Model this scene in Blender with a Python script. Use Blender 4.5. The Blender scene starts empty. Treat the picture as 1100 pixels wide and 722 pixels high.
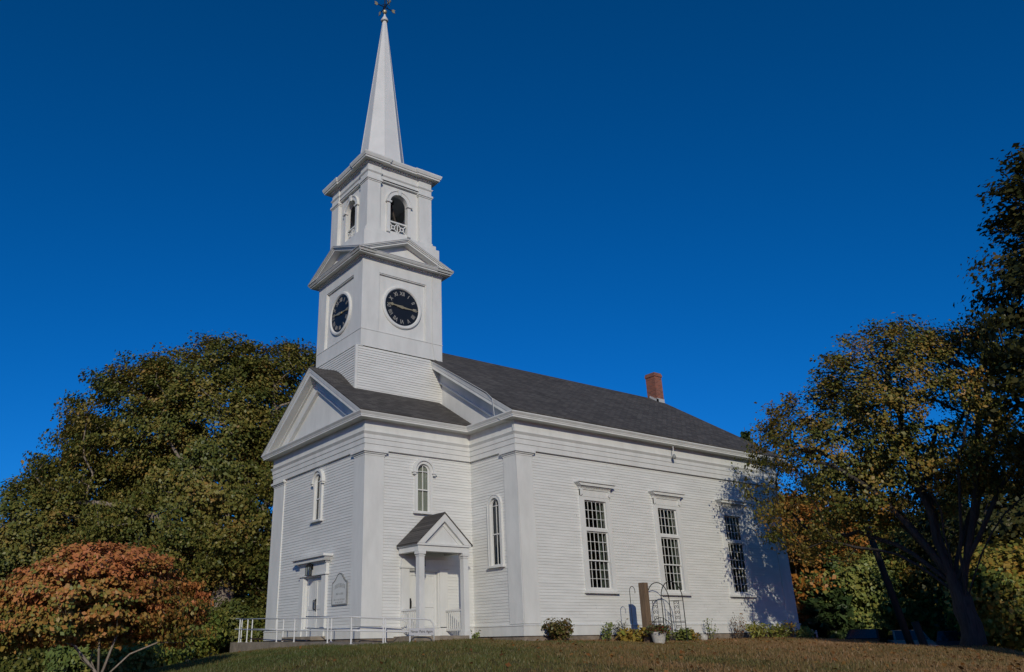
import bpy, bmesh, math, random
import numpy as np
from mathutils import Vector, Matrix

# ------------------------------------------------------------------ scene, camera, light
SC = bpy.context.scene
COL = SC.collection
R = math.radians

cam_d = bpy.data.cameras.new("camera")
cam = bpy.data.objects.new("camera", cam_d)
COL.objects.link(cam)
cam.location = (-17.3605, -20.7922, -0.1107)
cam.matrix_world = Matrix.Translation(cam.location) @ (
    Matrix.Rotation(R(-35.2604), 4, 'Z') @ Matrix.Rotation(R(111.7368), 4, 'X') @ Matrix.Rotation(R(-0.9694), 4, 'Z'))
cam_d.sensor_fit = 'HORIZONTAL'
cam_d.sensor_width = 36
cam_d.lens = 27.95
cam_d.shift_x = 0.0603
cam_d.shift_y = -0.0118
cam_d.clip_end = 3000
SC.camera = cam

SUN = Vector((-0.65, -1.0, 0.45)).normalized()
SUN_EL = math.asin(SUN.z)
SUN_AZ = math.atan2(SUN.x, SUN.y)
W_ = bpy.data.worlds.new("World")
SC.world = W_
W_.use_nodes = True
wn, wl = W_.node_tree.nodes, W_.node_tree.links
wn.clear()
sky = wn.new('ShaderNodeTexSky')
sky.sky_type = 'NISHITA'
sky.sun_disc = False
sky.sun_elevation = SUN_EL
sky.sun_rotation = SUN_AZ % (2 * math.pi)
sky.altitude = 200
sky.air_density = 1.0
sky.dust_density = 0.4
sky.ozone_density = 4.0
# deep polarised autumn sky: each channel of the Nishita sky gets its own gain and contrast
sep = wn.new('ShaderNodeSeparateColor')
cmb = wn.new('ShaderNodeCombineColor')
wl.new(sky.outputs[0], sep.inputs[0])
for ch, gain, power in (('Red', 0.010, 2.6), ('Green', 0.47, 1.0), ('Blue', 0.76, 1.14)):
    pw = wn.new('ShaderNodeMath')
    pw.operation = 'POWER'
    pw.inputs[1].default_value = power
    ml = wn.new('ShaderNodeMath')
    ml.operation = 'MULTIPLY'
    ml.inputs[1].default_value = gain
    wl.new(sep.outputs[ch], pw.inputs[0])
    wl.new(pw.outputs[0], ml.inputs[0])
    wl.new(ml.outputs[0], cmb.inputs[ch])
bg = wn.new('ShaderNodeBackground')
bg.inputs['Strength'].default_value = 0.11
wl.new(cmb.outputs[0], bg.inputs['Color'])
wo = wn.new('ShaderNodeOutputWorld')
wl.new(bg.outputs[0], wo.inputs['Surface'])

sd = bpy.data.lights.new("sun", 'SUN')
sd.energy = 2.9
sd.angle = R(0.5)
sd.color = (1.0, 0.925, 0.75)
so = bpy.data.objects.new("sun", sd)
COL.objects.link(so)
so.rotation_euler = SUN.to_track_quat('Z', 'Y').to_euler()

SC.view_settings.view_transform = 'Standard'
SC.view_settings.look = 'None'
SC.view_settings.gamma = 1
SC.view_settings.exposure = -0.22
SC.render.engine = 'CYCLES'
SC.cycles.use_denoising = True
SC.cycles.max_bounces = 6
SC.cycles.transparent_max_bounces = 8
SC.cycles.use_adaptive_sampling = True

# ------------------------------------------------------------------ materials
M = {}


def mat(name, base=(0.5, 0.5, 0.5), rough=0.6, var=0.0, vscale=3.0, spec=0.4, metal=0.0, base2=None, bump=0.0, bscale=20.0, stretch=(1, 1, 1)):
    m = bpy.data.materials.new(name)
    m.use_nodes = True
    nt = m.node_tree
    b = nt.nodes['Principled BSDF']
    b.inputs['Roughness'].default_value = rough
    b.inputs['Specular IOR Level'].default_value = spec
    b.inputs['Metallic'].default_value = metal
    b.inputs['Base Color'].default_value = (*base, 1)
    if var or base2 or bump:
        tc = nt.nodes.new('ShaderNodeTexCoord')
        mp = nt.nodes.new('ShaderNodeMapping')
        mp.inputs['Scale'].default_value = stretch
        nt.links.new(tc.outputs['Object'], mp.inputs['Vector'])
    if var or base2:
        n = nt.nodes.new('ShaderNodeTexNoise')
        n.inputs['Scale'].default_value = vscale
        n.inputs['Detail'].default_value = 6
        n.inputs['Roughness'].default_value = 0.65
        nt.links.new(mp.outputs[0], n.inputs['Vector'])
        cr = nt.nodes.new('ShaderNodeValToRGB')
        b2 = base2 or tuple(max(0, c * (1 - var)) for c in base)
        cr.color_ramp.elements[0].position = 0.35
        cr.color_ramp.elements[1].position = 0.65
        cr.color_ramp.elements[0].color = (*b2, 1)
        cr.color_ramp.elements[1].color = (*base, 1)
        nt.links.new(n.outputs['Fac'], cr.inputs['Fac'])
        nt.links.new(cr.outputs[0], b.inputs['Base Color'])
    if bump:
        n2 = nt.nodes.new('ShaderNodeTexNoise')
        n2.inputs['Scale'].default_value = bscale
        n2.inputs['Detail'].default_value = 5
        nt.links.new(mp.outputs[0], n2.inputs['Vector'])
        bp = nt.nodes.new('ShaderNodeBump')
        bp.inputs['Strength'].default_value = bump
        bp.inputs['Distance'].default_value = 0.02
        nt.links.new(n2.outputs['Fac'], bp.inputs['Height'])
        nt.links.new(bp.outputs[0], b.inputs['Normal'])
    M[name] = m
    return m


mat('white_paint', (0.665, 0.67, 0.64), 0.55, var=0.12, vscale=1.5, spec=0.3, stretch=(1.6, 1.6, .5))
mat('white_siding', (0.665, 0.67, 0.64), 0.6, var=0.13, vscale=1.6, spec=0.25, stretch=(0.5, 0.5, 2.6))
mat('spire_panel', (0.66, 0.665, 0.645), 0.45, var=0.09, vscale=1.1, spec=0.4)
mat('concrete', (0.30, 0.25, 0.19), 0.9, base2=(0.17, 0.145, 0.11), vscale=2.5, bump=0.4)
mat('foundation_stone', (0.27, 0.22, 0.17), 0.9, base2=(0.15, 0.12, 0.09), vscale=3.5, bump=0.5)
mat('clock_black', (0.010, 0.012, 0.016), 0.45, var=0.3, vscale=4)
mat('gold_leaf', (0.52, 0.42, 0.24), 0.4, var=0.25, metal=0.5)
mat('numeral_paint', (0.42, 0.40, 0.36), 0.6, var=0.2)
mat('iron', (0.018, 0.018, 0.018), 0.5, var=0.3, metal=0.4)
mat('bronze', (0.05, 0.045, 0.035), 0.45, var=0.4, metal=0.6)
mat('dark_wood', (0.06, 0.05, 0.04), 0.8, var=0.4)
mat('post_wood', (0.20, 0.135, 0.08), 0.85, base2=(0.10, 0.065, 0.04), vscale=3, stretch=(8, 8, 0.6), bump=0.4)
mat('pole_wood', (0.05, 0.038, 0.028), 0.9, base2=(0.03, 0.022, 0.017), vscale=3, stretch=(8, 8, 0.6))
mat('rail_metal', (0.66, 0.66, 0.64), 0.35, var=0.06, spec=0.5)
mat('interior_plaster', (0.30, 0.29, 0.27), 0.9, var=0.1)
mat('interior_floor', (0.06, 0.04, 0.03), 0.7, var=0.2)
mat('curtain', (0.44, 0.44, 0.38), 0.9, var=0.35, vscale=6, stretch=(3, 3, 0.3))
mat('drape_green', (0.10, 0.13, 0.10), 0.9, var=0.4, vscale=5, stretch=(3, 3, 0.3))
mat('sign_board', (0.60, 0.61, 0.58), 0.6, var=0.08)
mat('sign_grey', (0.23, 0.24, 0.235), 0.6, var=0.2)
mat('banner_grey', (0.52, 0.52, 0.53), 0.6, var=0.05)
mat('ink', (0.012, 0.012, 0.014), 0.6, var=0.2)
mat('flashing', (0.50, 0.50, 0.49), 0.5, var=0.15)
mat('pot_stone', (0.50, 0.48, 0.43), 0.8, base2=(0.33, 0.31, 0.27), vscale=8, bump=0.3)
mat('soil', (0.04, 0.028, 0.018), 0.95, var=0.4, vscale=10)
mat('cable_grey', (0.55, 0.55, 0.53), 0.5, var=0.1)
mat('car_black', (0.012, 0.011, 0.010), 0.5, var=0.1, spec=0.12)
mat('car_silver', (0.26, 0.23, 0.18), 0.6, var=0.05, spec=0.3)
mat('car_blue', (0.05, 0.052, 0.055), 0.5, var=0.05, spec=0.15)
mat('tyre', (0.012, 0.012, 0.012), 0.9, var=0.2)
mat('chrome', (0.6, 0.6, 0.6), 0.15, var=0.02, metal=0.9)
mat('lamp_lens', (0.55, 0.55, 0.52), 0.15, var=0.03)
mat('car_window', (0.01, 0.012, 0.013), 0.15, spec=0.3, var=0.1)
mat('tail_red', (0.25, 0.01, 0.01), 0.2, var=0.05)


def glass_material():
    m = bpy.data.materials.new('window_glass')
    m.use_nodes = True
    nt = m.node_tree
    nt.nodes.clear()
    out = nt.nodes.new('ShaderNodeOutputMaterial')
    mix = nt.nodes.new('ShaderNodeMixShader')
    tr = nt.nodes.new('ShaderNodeBsdfTransparent')
    tr.inputs[0].default_value = (0.72, 0.76, 0.74, 1)
    gl = nt.nodes.new('ShaderNodeBsdfGlossy')
    gl.inputs['Roughness'].default_value = 0.03
    fr = nt.nodes.new('ShaderNodeFresnel')
    fr.inputs['IOR'].default_value = 1.55
    tc = nt.nodes.new('ShaderNodeTexCoord')
    n = nt.nodes.new('ShaderNodeTexNoise')
    n.inputs['Scale'].default_value = 2.5
    nt.links.new(tc.outputs['Object'], n.inputs['Vector'])
    bp = nt.nodes.new('ShaderNodeBump')
    bp.inputs['Strength'].default_value = 0.25
    bp.inputs['Distance'].default_value = 0.03
    nt.links.new(n.outputs['Fac'], bp.inputs['Height'])
    nt.links.new(bp.outputs[0], gl.inputs['Normal'])
    nt.links.new(fr.outputs[0], mix.inputs[0])
    nt.links.new(tr.outputs[0], mix.inputs[1])
    nt.links.new(gl.outputs[0], mix.inputs[2])
    nt.links.new(mix.outputs[0], out.inputs['Surface'])
    M['window_glass'] = m


glass_material()


def shingle_material():
    m = bpy.data.materials.new('roof_shingles')
    m.use_nodes = True
    nt = m.node_tree
    L = nt.links
    b = nt.nodes['Principled BSDF']
    b.inputs['Roughness'].default_value = 0.9
    b.inputs['Specular IOR Level'].default_value = 0.25
    tc = nt.nodes.new('ShaderNodeTexCoord')
    sp = nt.nodes.new('ShaderNodeSeparateXYZ')
    L.new(tc.outputs['Object'], sp.inputs[0])
    ad = nt.nodes.new('ShaderNodeMath')
    ad.operation = 'ADD'
    L.new(sp.outputs['X'], ad.inputs[0])
    mz = nt.nodes.new('ShaderNodeMath')
    mz.operation = 'MULTIPLY'
    mz.inputs[1].default_value = 1.85
    L.new(sp.outputs['Z'], mz.inputs[0])
    cb = nt.nodes.new('ShaderNodeCombineXYZ')
    L.new(ad.outputs[0], cb.inputs['X'])
    L.new(mz.outputs[0], cb.inputs['Y'])
    br = nt.nodes.new('ShaderNodeTexBrick')
    br.inputs['Scale'].default_value = 1.0
    br.inputs['Brick Width'].default_value = 0.32
    br.inputs['Row Height'].default_value = 0.15
    br.inputs['Mortar Size'].default_value = 0.012
    br.inputs['Color1'].default_value = (0.108, 0.099, 0.089, 1)
    br.inputs['Color2'].default_value = (0.058, 0.053, 0.048, 1)
    br.inputs['Mortar'].default_value = (0.045, 0.042, 0.039, 1)
    L.new(cb.outputs[0], br.inputs['Vector'])
    n = nt.nodes.new('ShaderNodeTexNoise')
    n.inputs['Scale'].default_value = 0.8
    n.inputs['Detail'].default_value = 8
    L.new(tc.outputs['Object'], n.inputs['Vector'])
    mr = nt.nodes.new('ShaderNodeMapRange')
    mr.inputs[3].default_value = 0.7
    mr.inputs[4].default_value = 1.35
    L.new(n.outputs['Fac'], mr.inputs[0])
    mx = nt.nodes.new('ShaderNodeMix')
    mx.data_type = 'RGBA'
    mx.blend_type = 'MULTIPLY'
    mx.inputs[0].default_value = 1
    L.new(br.outputs['Color'], mx.inputs[6])
    L.new(mr.outputs[0], mx.inputs[7])
    L.new(mx.outputs[2], b.inputs['Base Color'])
    bp = nt.nodes.new('ShaderNodeBump')
    bp.inputs['Strength'].default_value = 1.0
    bp.inputs['Distance'].default_value = 0.02
    L.new(br.outputs['Fac'], bp.inputs['Height'])
    bp.invert = True
    L.new(bp.outputs[0], b.inputs['Normal'])
    M['roof_shingles'] = m


shingle_material()


def brick_material():
    m = bpy.data.materials.new('chimney_brick')
    m.use_nodes = True
    nt = m.node_tree
    L = nt.links
    b = nt.nodes['Principled BSDF']
    b.inputs['Roughness'].default_value = 0.9
    tc = nt.nodes.new('ShaderNodeTexCoord')
    sp = nt.nodes.new('ShaderNodeSeparateXYZ')
    L.new(tc.outputs['Object'], sp.inputs[0])
    ad = nt.nodes.new('ShaderNodeMath')
    L.new(sp.outputs['X'], ad.inputs[0])
    L.new(sp.outputs['Y'], ad.inputs[1])
    cb = nt.nodes.new('ShaderNodeCombineXYZ')
    L.new(ad.outputs[0], cb.inputs['X'])
    L.new(sp.outputs['Z'], cb.inputs['Y'])
    br = nt.nodes.new('ShaderNodeTexBrick')
    br.inputs['Scale'].default_value = 1.0
    br.inputs['Brick Width'].default_value = 0.21
    br.inputs['Row Height'].default_value = 0.072
    br.inputs['Mortar Size'].default_value = 0.008
    br.inputs['Color1'].default_value = (0.30, 0.085, 0.045, 1)
    br.inputs['Color2'].default_value = (0.16, 0.045, 0.028, 1)
    br.inputs['Mortar'].default_value = (0.24, 0.17, 0.13, 1)
    L.new(cb.outputs[0], br.inputs['Vector'])
    L.new(br.outputs['Color'], b.inputs['Base Color'])
    M['chimney_brick'] = m


brick_material()


def leaf_material(name, cols, trans=0.18):
    m = bpy.data.materials.new(name)
    m.use_nodes = True
    nt = m.node_tree
    L = nt.links
    nt.nodes.clear()
    out = nt.nodes.new('ShaderNodeOutputMaterial')
    at = nt.nodes.new('ShaderNodeAttribute')
    at.attribute_name = 'hue_mix'
    cr = nt.nodes.new('ShaderNodeValToRGB')
    els = cr.color_ramp.elements
    while len(els) < len(cols):
        els.new(0.5)
    for i, c in enumerate(cols):
        els[i].position = i / (len(cols) - 1)
        els[i].color = (*c, 1)
    L.new(at.outputs['Fac'], cr.inputs['Fac'])
    df = nt.nodes.new('ShaderNodeBsdfDiffuse')
    tl = nt.nodes.new('ShaderNodeBsdfTranslucent')
    gl = nt.nodes.new('ShaderNodeBsdfGlossy')
    gl.inputs['Roughness'].default_value = 0.45
    gl.inputs['Color'].default_value = (0.6, 0.6, 0.6, 1)
    L.new(cr.outputs[0], df.inputs[0])
    L.new(cr.outputs[0], tl.inputs[0])
    mx = nt.nodes.new('ShaderNodeMixShader')
    mx.inputs[0].default_value = trans
    L.new(df.outputs[0], mx.inputs[1])
    L.new(tl.outputs[0], mx.inputs[2])
    m2 = nt.nodes.new('ShaderNodeMixShader')
    m2.inputs[0].default_value = 0.03
    L.new(mx.outputs[0], m2.inputs[1])
    L.new(gl.outputs[0], m2.inputs[2])
    L.new(m2.outputs[0], out.inputs['Surface'])
    M[name] = m


leaf_material('oak_leaf', [(0.085, 0.108, 0.025), (0.170, 0.168, 0.038), (0.235, 0.200, 0.048), (0.30, 0.180, 0.048)])
leaf_material('dogwood_leaf', [(0.16, 0.19, 0.045), (0.32, 0.215, 0.05), (0.46, 0.20, 0.06), (0.52, 0.19, 0.075)])
leaf_material('maple_leaf', [(0.11, 0.125, 0.028), (0.205, 0.175, 0.037), (0.30, 0.185, 0.042), (0.40, 0.185, 0.04)])
leaf_material('dark_maple_leaf', [(0.041, 0.049, 0.014), (0.072, 0.072, 0.020), (0.122, 0.086, 0.023)])  # dark tone stands in for shade on the dense maple; dark foliage elsewhere
leaf_material('yellow_leaf', [(0.125, 0.175, 0.038), (0.245, 0.255, 0.05), (0.29, 0.225, 0.045), (0.38, 0.225, 0.045)])
leaf_material('orange_leaf', [(0.16, 0.10, 0.028), (0.36, 0.16, 0.032), (0.48, 0.19, 0.04)])
leaf_material('green_leaf', [(0.115, 0.16, 0.042), (0.19, 0.235, 0.06), (0.28, 0.265, 0.065)])
leaf_material('conifer_leaf', [(0.03, 0.06, 0.022), (0.06, 0.095, 0.03), (0.085, 0.115, 0.04)])
leaf_material('bronze_leaf', [(0.098, 0.112, 0.028), (0.154, 0.119, 0.035), (0.140, 0.070, 0.035)])
leaf_material('red_flower', [(0.06, 0.08, 0.02), (0.12, 0.07, 0.03), (0.35, 0.05, 0.05)])
leaf_material('grass_blade', [(0.095, 0.120, 0.032), (0.165, 0.140, 0.045), (0.27, 0.165, 0.068), (0.36, 0.205, 0.098)], 0.3)
leaf_material('dry_leaf', [(0.10, 0.045, 0.015), (0.22, 0.09, 0.025), (0.30, 0.16, 0.05)], 0.15)
mat('bark', (0.11, 0.09, 0.07), 0.95, base2=(0.045, 0.037, 0.03), vscale=4, stretch=(5, 5, 0.7), bump=0.8, bscale=6)
mat('dark_bark', (0.105, 0.088, 0.072), 0.95, base2=(0.045, 0.038, 0.032), vscale=4, stretch=(5, 5, 0.7), bump=0.8, bscale=6)
mat('shade_bark', (0.060, 0.050, 0.042), 0.95, base2=(0.025, 0.021, 0.018), vscale=4, stretch=(5, 5, 0.7), bump=0.8, bscale=6)  # darker copy of dark_bark: the maple trunk's shade is in the colour
mat('pale_bark', (0.30, 0.25, 0.20), 0.9, base2=(0.16, 0.13, 0.10), vscale=4, stretch=(5, 5, 0.7), bump=0.5, bscale=6)


# ------------------------------------------------------------------ object helpers
def link(o, parent=None):
    COL.objects.link(o)
    if parent is not None:
        o.parent = parent
    return o


def world_origin(o):
    v = Vector((0, 0, 0))
    while o is not None:
        v = v + o.location
        o = o.parent
    return v


def thing(name, label, cat, loc=(0, 0, 0), group=None):
    o = bpy.data.objects.new(name, None)
    o.empty_display_size = 0.2
    o.location = loc
    link(o)
    return tag(o, label, cat, group)


def tag(o, label, cat, group=None, kind=None):
    o['label'] = label
    o['category'] = cat
    if group:
        o['group'] = group
    if kind:
        o['kind'] = kind
    return o


class MB:
    """Collects world-space geometry for one mesh object."""

    def __init__(self):
        self.v = []
        self.f = []

    def add(self, vs, fs):
        n = len(self.v)
        self.v.extend([tuple(p) for p in vs])
        self.f.extend([[i + n for i in f] for f in fs])

    def box(self, x0, x1, y0, y1, z0, z1):
        vs = [(x0, y0, z0), (x1, y0, z0), (x1, y1, z0), (x0, y1, z0), (x0, y0, z1), (x1, y0, z1), (x1, y1, z1), (x0, y1, z1)]
        self.add(vs, [[0, 3, 2, 1], [4, 5, 6, 7], [0, 1, 5, 4], [1, 2, 6, 5], [2, 3, 7, 6], [3, 0, 4, 7]])

    def prism(self, poly, T, d0, d1):
        """poly: [(u,w)], extruded in d through T(u,w,d)."""
        n = len(poly)
        vs = [T(u, w, d0) for u, w in poly] + [T(u, w, d1) for u, w in poly]
        fs = [list(range(n))[::-1], [i + n for i in range(n)]]
        for i in range(n):
            j = (i + 1) % n
            fs.append([i, j, j + n, i + n])
        self.add(vs, fs)

    def rect(self, T, u0, u1, w0, w1, d0, d1):
        self.prism([(u0, w0), (u1, w0), (u1, w1), (u0, w1)], T, d0, d1)

    def ring(self, outer, inner, T, d0, d1):
        """extruded band between two open outlines of equal length"""
        n = len(outer)
        vs = []
        for d in (d0, d1):
            vs += [T(u, w, d) for u, w in outer] + [T(u, w, d) for u, w in inner]
        fs = []
        for i in range(n - 1):
            a, b, c, e = i, i + 1, n + i + 1, n + i
            fs.append([a, b, c, e])
            fs.append([2 * n + a, 2 * n + e, 2 * n + c, 2 * n + b])
            fs.append([a, 2 * n + a, 2 * n + b, b])
            fs.append([e, c, 2 * n + c, 2 * n + e])
        for i in (0, n - 1):
            fs.append([i, n + i, 3 * n + i, 2 * n + i])
        self.add(vs, fs)

    def sweep(self, path, prof):
        """closed plan polygon (counter-clockwise), closed profile [(offset,z)]"""
        n, k = len(path), len(prof)
        nor = []
        for i in range(n):
            a, b = path[i], path[(i + 1) % n]
            d = Vector((b[0] - a[0], b[1] - a[1])).normalized()
            nor.append(Vector((d.y, -d.x)))
        vs = []
        for i in range(n):
            n1, n2 = nor[i - 1], nor[i]
            m = (n1 + n2) / (1 + n1.dot(n2))
            for o, z in prof:
                vs.append((path[i][0] + m.x * o, path[i][1] + m.y * o, z))
        fs = []
        for i in range(n):
            j = (i + 1) % n
            for q in range(k):
                r = (q + 1) % k
                fs.append([i * k + q, j * k + q, j * k + r, i * k + r])
        self.add(vs, fs)

    def tube(self, pts, rad, n=6, cap=True):
        pts = [Vector(p) for p in pts]
        if not hasattr(rad, '__len__'):
            rad = [rad] * len(pts)
        vs = []
        prev = None
        for i, p in enumerate(pts):
            t = (pts[min(i + 1, len(pts) - 1)] - pts[max(i - 1, 0)])
            if t.length < 1e-9:
                t = Vector((0, 0, 1))
            t.normalize()
            if prev is None:
                a = Vector((1, 0, 0)) if abs(t.x) < 0.8 else Vector((0, 1, 0))
                u = t.cross(a).normalized()
            else:
                u = (prev - t * prev.dot(t))
                u = u.normalized() if u.length > 1e-6 else t.orthogonal().normalized()
            prev = u
            w = t.cross(u)
            for k in range(n):
                an = 2 * math.pi * k / n
                vs.append(p + (u * math.cos(an) + w * math.sin(an)) * rad[i])
        fs = []
        for i in range(len(pts) - 1):
            for k in range(n):
                j = (k + 1) % n
                fs.append([i * n + k, i * n + j, (i + 1) * n + j, (i + 1) * n + k])
        if cap:
            fs.append(list(range(n))[::-1])
            fs.append([(len(pts) - 1) * n + k for k in range(n)])
        self.add(vs, fs)

    def lathe(self, c, prof, n=20, caps=True):
        vs = []
        for r, z in prof:
            for k in range(n):
                a = 2 * math.pi * k / n
                vs.append((c[0] + r * math.cos(a), c[1] + r * math.sin(a), c[2] + z))
        fs = []
        for i in range(len(prof) - 1):
            for k in range(n):
                j = (k + 1) % n
                fs.append([i * n + k, i * n + j, (i + 1) * n + j, (i + 1) * n + k])
        if caps:
            fs.append(list(range(n))[::-1])
            fs.append([(len(prof) - 1) * n + k for k in range(n)])
        self.add(vs, fs)

    def build(self, name, m, parent=None, smooth=False, bevel=0.0, recalc=True):
        o_w = world_origin(parent)
        me = bpy.data.meshes.new(name)
        me.from_pydata([(p[0] - o_w.x, p[1] - o_w.y, p[2] - o_w.z) for p in self.v], [], self.f)
        if recalc:
            bm = bmesh.new()
            bm.from_mesh(me)
            bmesh.ops.recalc_face_normals(bm, faces=bm.faces)
            bm.to_mesh(me)
            bm.free()
        if smooth:
            for p in me.polygons:
                p.use_smooth = True
        me.materials.append(M[m] if isinstance(m, str) else m)
        o = bpy.data.objects.new(name, me)
        link(o, parent)
        if bevel:
            b = o.modifiers.new('bevel', 'BEVEL')
            b.width = bevel
            b.segments = 2
            b.limit_method = 'ANGLE'
        return o


def text_geometry(body, size, mtx, extrude=0.006, mb=None, align='CENTER'):
    cu = bpy.data.curves.new('lettering', 'FONT')
    cu.body = body
    cu.size = size
    cu.align_x = align
    cu.align_y = 'CENTER'
    cu.extrude = extrude
    ob = bpy.data.objects.new('lettering', cu)
    COL.objects.link(ob)
    bpy.context.view_layer.update()
    me = bpy.data.meshes.new_from_object(ob.evaluated_get(bpy.context.evaluated_depsgraph_get()))
    vs = [mtx @ v.co for v in me.vertices]
    fs = [list(p.vertices) for p in me.polygons]
    bpy.data.objects.remove(ob)
    bpy.data.curves.remove(cu)
    bpy.data.meshes.remove(me)
    mb = mb or MB()
    mb.add(vs, fs)
    return mb


def tS(y0):
    return lambda u, w, d: (u, y0 - d, w)


def tN(y0):
    return lambda u, w, d: (u, y0 + d, w)


def tW(x0):
    return lambda u, w, d: (x0 - d, u, w)


def tE(x0):
    return lambda u, w, d: (x0 + d, u, w)


# ------------------------------------------------------------------ ground
GP = np.array([
    (-17.4, -20.8, -1.72), (-24, -30, -1.9), (-8, -30, -1.7), (-16, -11, -1.45), (-15, -3, -1.35), (-13, 2, -1.25), (-10.6, 2.2, -0.74),
    (-9, -3, -0.40), (-8.6, -9.9, -0.62), (-12.5, -9.8, -0.95), (-4.8, -5.3, -0.37), (-4.4, -11.3, -0.73), (-7.7, -13.7, -0.86), (-4.3, -15.6, -0.80),
    (-0.6, -14.2, -0.80), (3.1, -12.7, -0.80), (4.2, -1.6, -0.31), (0.5, -0.9, -0.20), (0, -0.3, -0.18), (4, -0.3, -0.20), (9, -0.4, -0.23), (14.6, -0.3, -0.33),
    (11.2, -2.4, -0.26), (12.3, -4.2, -0.40), (9.6, -7.7, -0.55), (10.1, -8.7, -0.55), (5.1, -9.9, -0.56), (7.1, -7.1, -0.41), (1, -6, -0.42), (3, -5, -0.38),
    (10.8, -11.6, -1.15), (9, -12.6, -1.12), (6, -13.6, -0.97), (13.5, -10.5, -1.3), (16.5, -3, -0.75), (20, -2, -1.15), (25, 2, -1.35), (28, -4, -1.6), (16, -9, -1.5), (17, -12, -2.0), (22, -14, -2.2), (8, -16, -1.1), (10, -22, -1.7),
    (17, 4, -0.5), (17, 12, -0.7), (-2, 0.5, -0.10), (-4.7, 1, -0.17), (-6.2, 1.5, -0.20), (-6.3, 4.5, -0.26), (-6.3, 9.3, -0.44), (-7.4, 5.4, -0.40),
    (-7.2, 9.8, -0.62), (-9, 9, -1.0), (-5, 12, -0.7), (-3.8, 16.8, -0.7), (-8, 15, -1.1), (-12, 12, -1.4), (0, 16, -0.7), (8, 16, -0.8),
    (40, 10, -1.8), (45, -25, -2.4), (0, 45, -1.6), (-30, 20, -1.9), (-40, -20, -2.0), (0, -60, -2.0), (45, 45, -1.8), (-6.5, -6, -0.42), (5, 6, -0.15), (-2, 6, -0.15),
], float)


def _rbf_setup():
    P = GP[:, :2] / 10
    D = np.sqrt(((P[:, None] - P[None]) ** 2).sum(-1) + 0.01)
    n = len(P)
    A = np.zeros((n + 1, n + 1))
    A[:n, :n] = -D - np.eye(n) * 0.01
    A[:n, n] = 1
    A[n, :n] = 1
    b = np.append(GP[:, 2], 0)
    return np.linalg.solve(A, b)


RW = _rbf_setup()


def gz(x, y):
    x = np.asarray(x, float)
    y = np.asarray(y, float)
    q = np.stack([x, y], -1) / 10
    P = GP[:, :2] / 10
    D = np.sqrt(((q[..., None, :] - P) ** 2).sum(-1) + 0.01)
    z = -(D @ RW[:-1]) + RW[-1]
    r = np.sqrt(x * x + y * y)
    t = np.clip((r - 45) / 40, 0, 1)
    t = t * t * (3 - 2 * t)
    return z * (1 - t) - 1.9 * t


def gz1(x, y):
    return float(gz(np.array([x]), np.array([y]))[0])


def build_ground():
    def axis(lo, hi):
        a = list(np.arange(lo, hi + 0.01, 0.5))
        s = 0.6
        l, h = [lo], [hi]
        while h[-1] < 900:
            s *= 1.25
            l.append(l[-1] - s)
            h.append(h[-1] + s)
        return np.array(l[:0:-1] + a + h[1:])
    xs, ys = axis(-28, 40), axis(-30, 30)
    X, Y = np.meshgrid(xs, ys, indexing='ij')
    Z = gz(X, Y)
    rng = np.random.RandomState(5)
    small = (np.abs(X) < 45) & (np.abs(Y) < 45)
    Z = Z + np.where(small, rng.normal(0, 0.012, Z.shape), 0)
    nx, ny = X.shape
    v = np.stack([X, Y, Z], -1).reshape(-1, 3)
    i = np.arange(nx * ny).reshape(nx, ny)
    f = np.stack([i[:-1, :-1], i[1:, :-1], i[1:, 1:], i[:-1, 1:]], -1).reshape(-1, 4)
    me = bpy.data.meshes.new('ground')
    me.from_pydata(v.tolist(), [], f.tolist())
    for p in me.polygons:
        p.use_smooth = True
    m = bpy.data.materials.new('lawn_soil')
    m.use_nodes = True
    nt = m.node_tree
    L = nt.links
    b = nt.nodes['Principled BSDF']
    b.inputs['Roughness'].default_value = 1.0
    b.inputs['Specular IOR Level'].default_value = 0.1
    tc = nt.nodes.new('ShaderNodeTexCoord')
    n1 = nt.nodes.new('ShaderNodeTexNoise')
    n1.inputs['Scale'].default_value = 0.35
    n1.inputs['Detail'].default_value = 8
    n1.inputs['Roughness'].default_value = 0.7
    L.new(tc.outputs['Object'], n1.inputs['Vector'])
    c1 = nt.nodes.new('ShaderNodeValToRGB')
    c1.color_ramp.elements[0].position = 0.36
    c1.color_ramp.elements[0].color = (0.062, 0.062, 0.020, 1)
    c1.color_ramp.elements[1].position = 0.62
    c1.color_ramp.elements[1].color = (0.15, 0.105, 0.045, 1)
    L.new(n1.outputs['Fac'], c1.inputs['Fac'])
    n2 = nt.nodes.new('ShaderNodeTexNoise')
    n2.inputs['Scale'].default_value = 14
    n2.inputs['Detail'].default_value = 8
    L.new(tc.outputs['Object'], n2.inputs['Vector'])
    mr = nt.nodes.new('ShaderNodeMapRange')
    mr.inputs[3].default_value = 0.45
    mr.inputs[4].default_value = 1.5
    L.new(n2.outputs['Fac'], mr.inputs[0])
    mx = nt.nodes.new('ShaderNodeMix')
    mx.data_type = 'RGBA'
    mx.blend_type = 'MULTIPLY'
    mx.inputs[0].default_value = 1
    L.new(c1.outputs[0], mx.inputs[6])
    L.new(mr.outputs[0], mx.inputs[7])
    L.new(mx.outputs[2], b.inputs['Base Color'])
    bp = nt.nodes.new('ShaderNodeBump')
    bp.inputs['Strength'].default_value = 0.8
    bp.inputs['Distance'].default_value = 0.05
    L.new(n2.outputs['Fac'], bp.inputs['Height'])
    L.new(bp.outputs[0], b.inputs['Normal'])
    me.materials.append(m)
    o = bpy.data.objects.new('ground', me)
    link(o)
    o['kind'] = 'structure'


build_ground()

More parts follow.
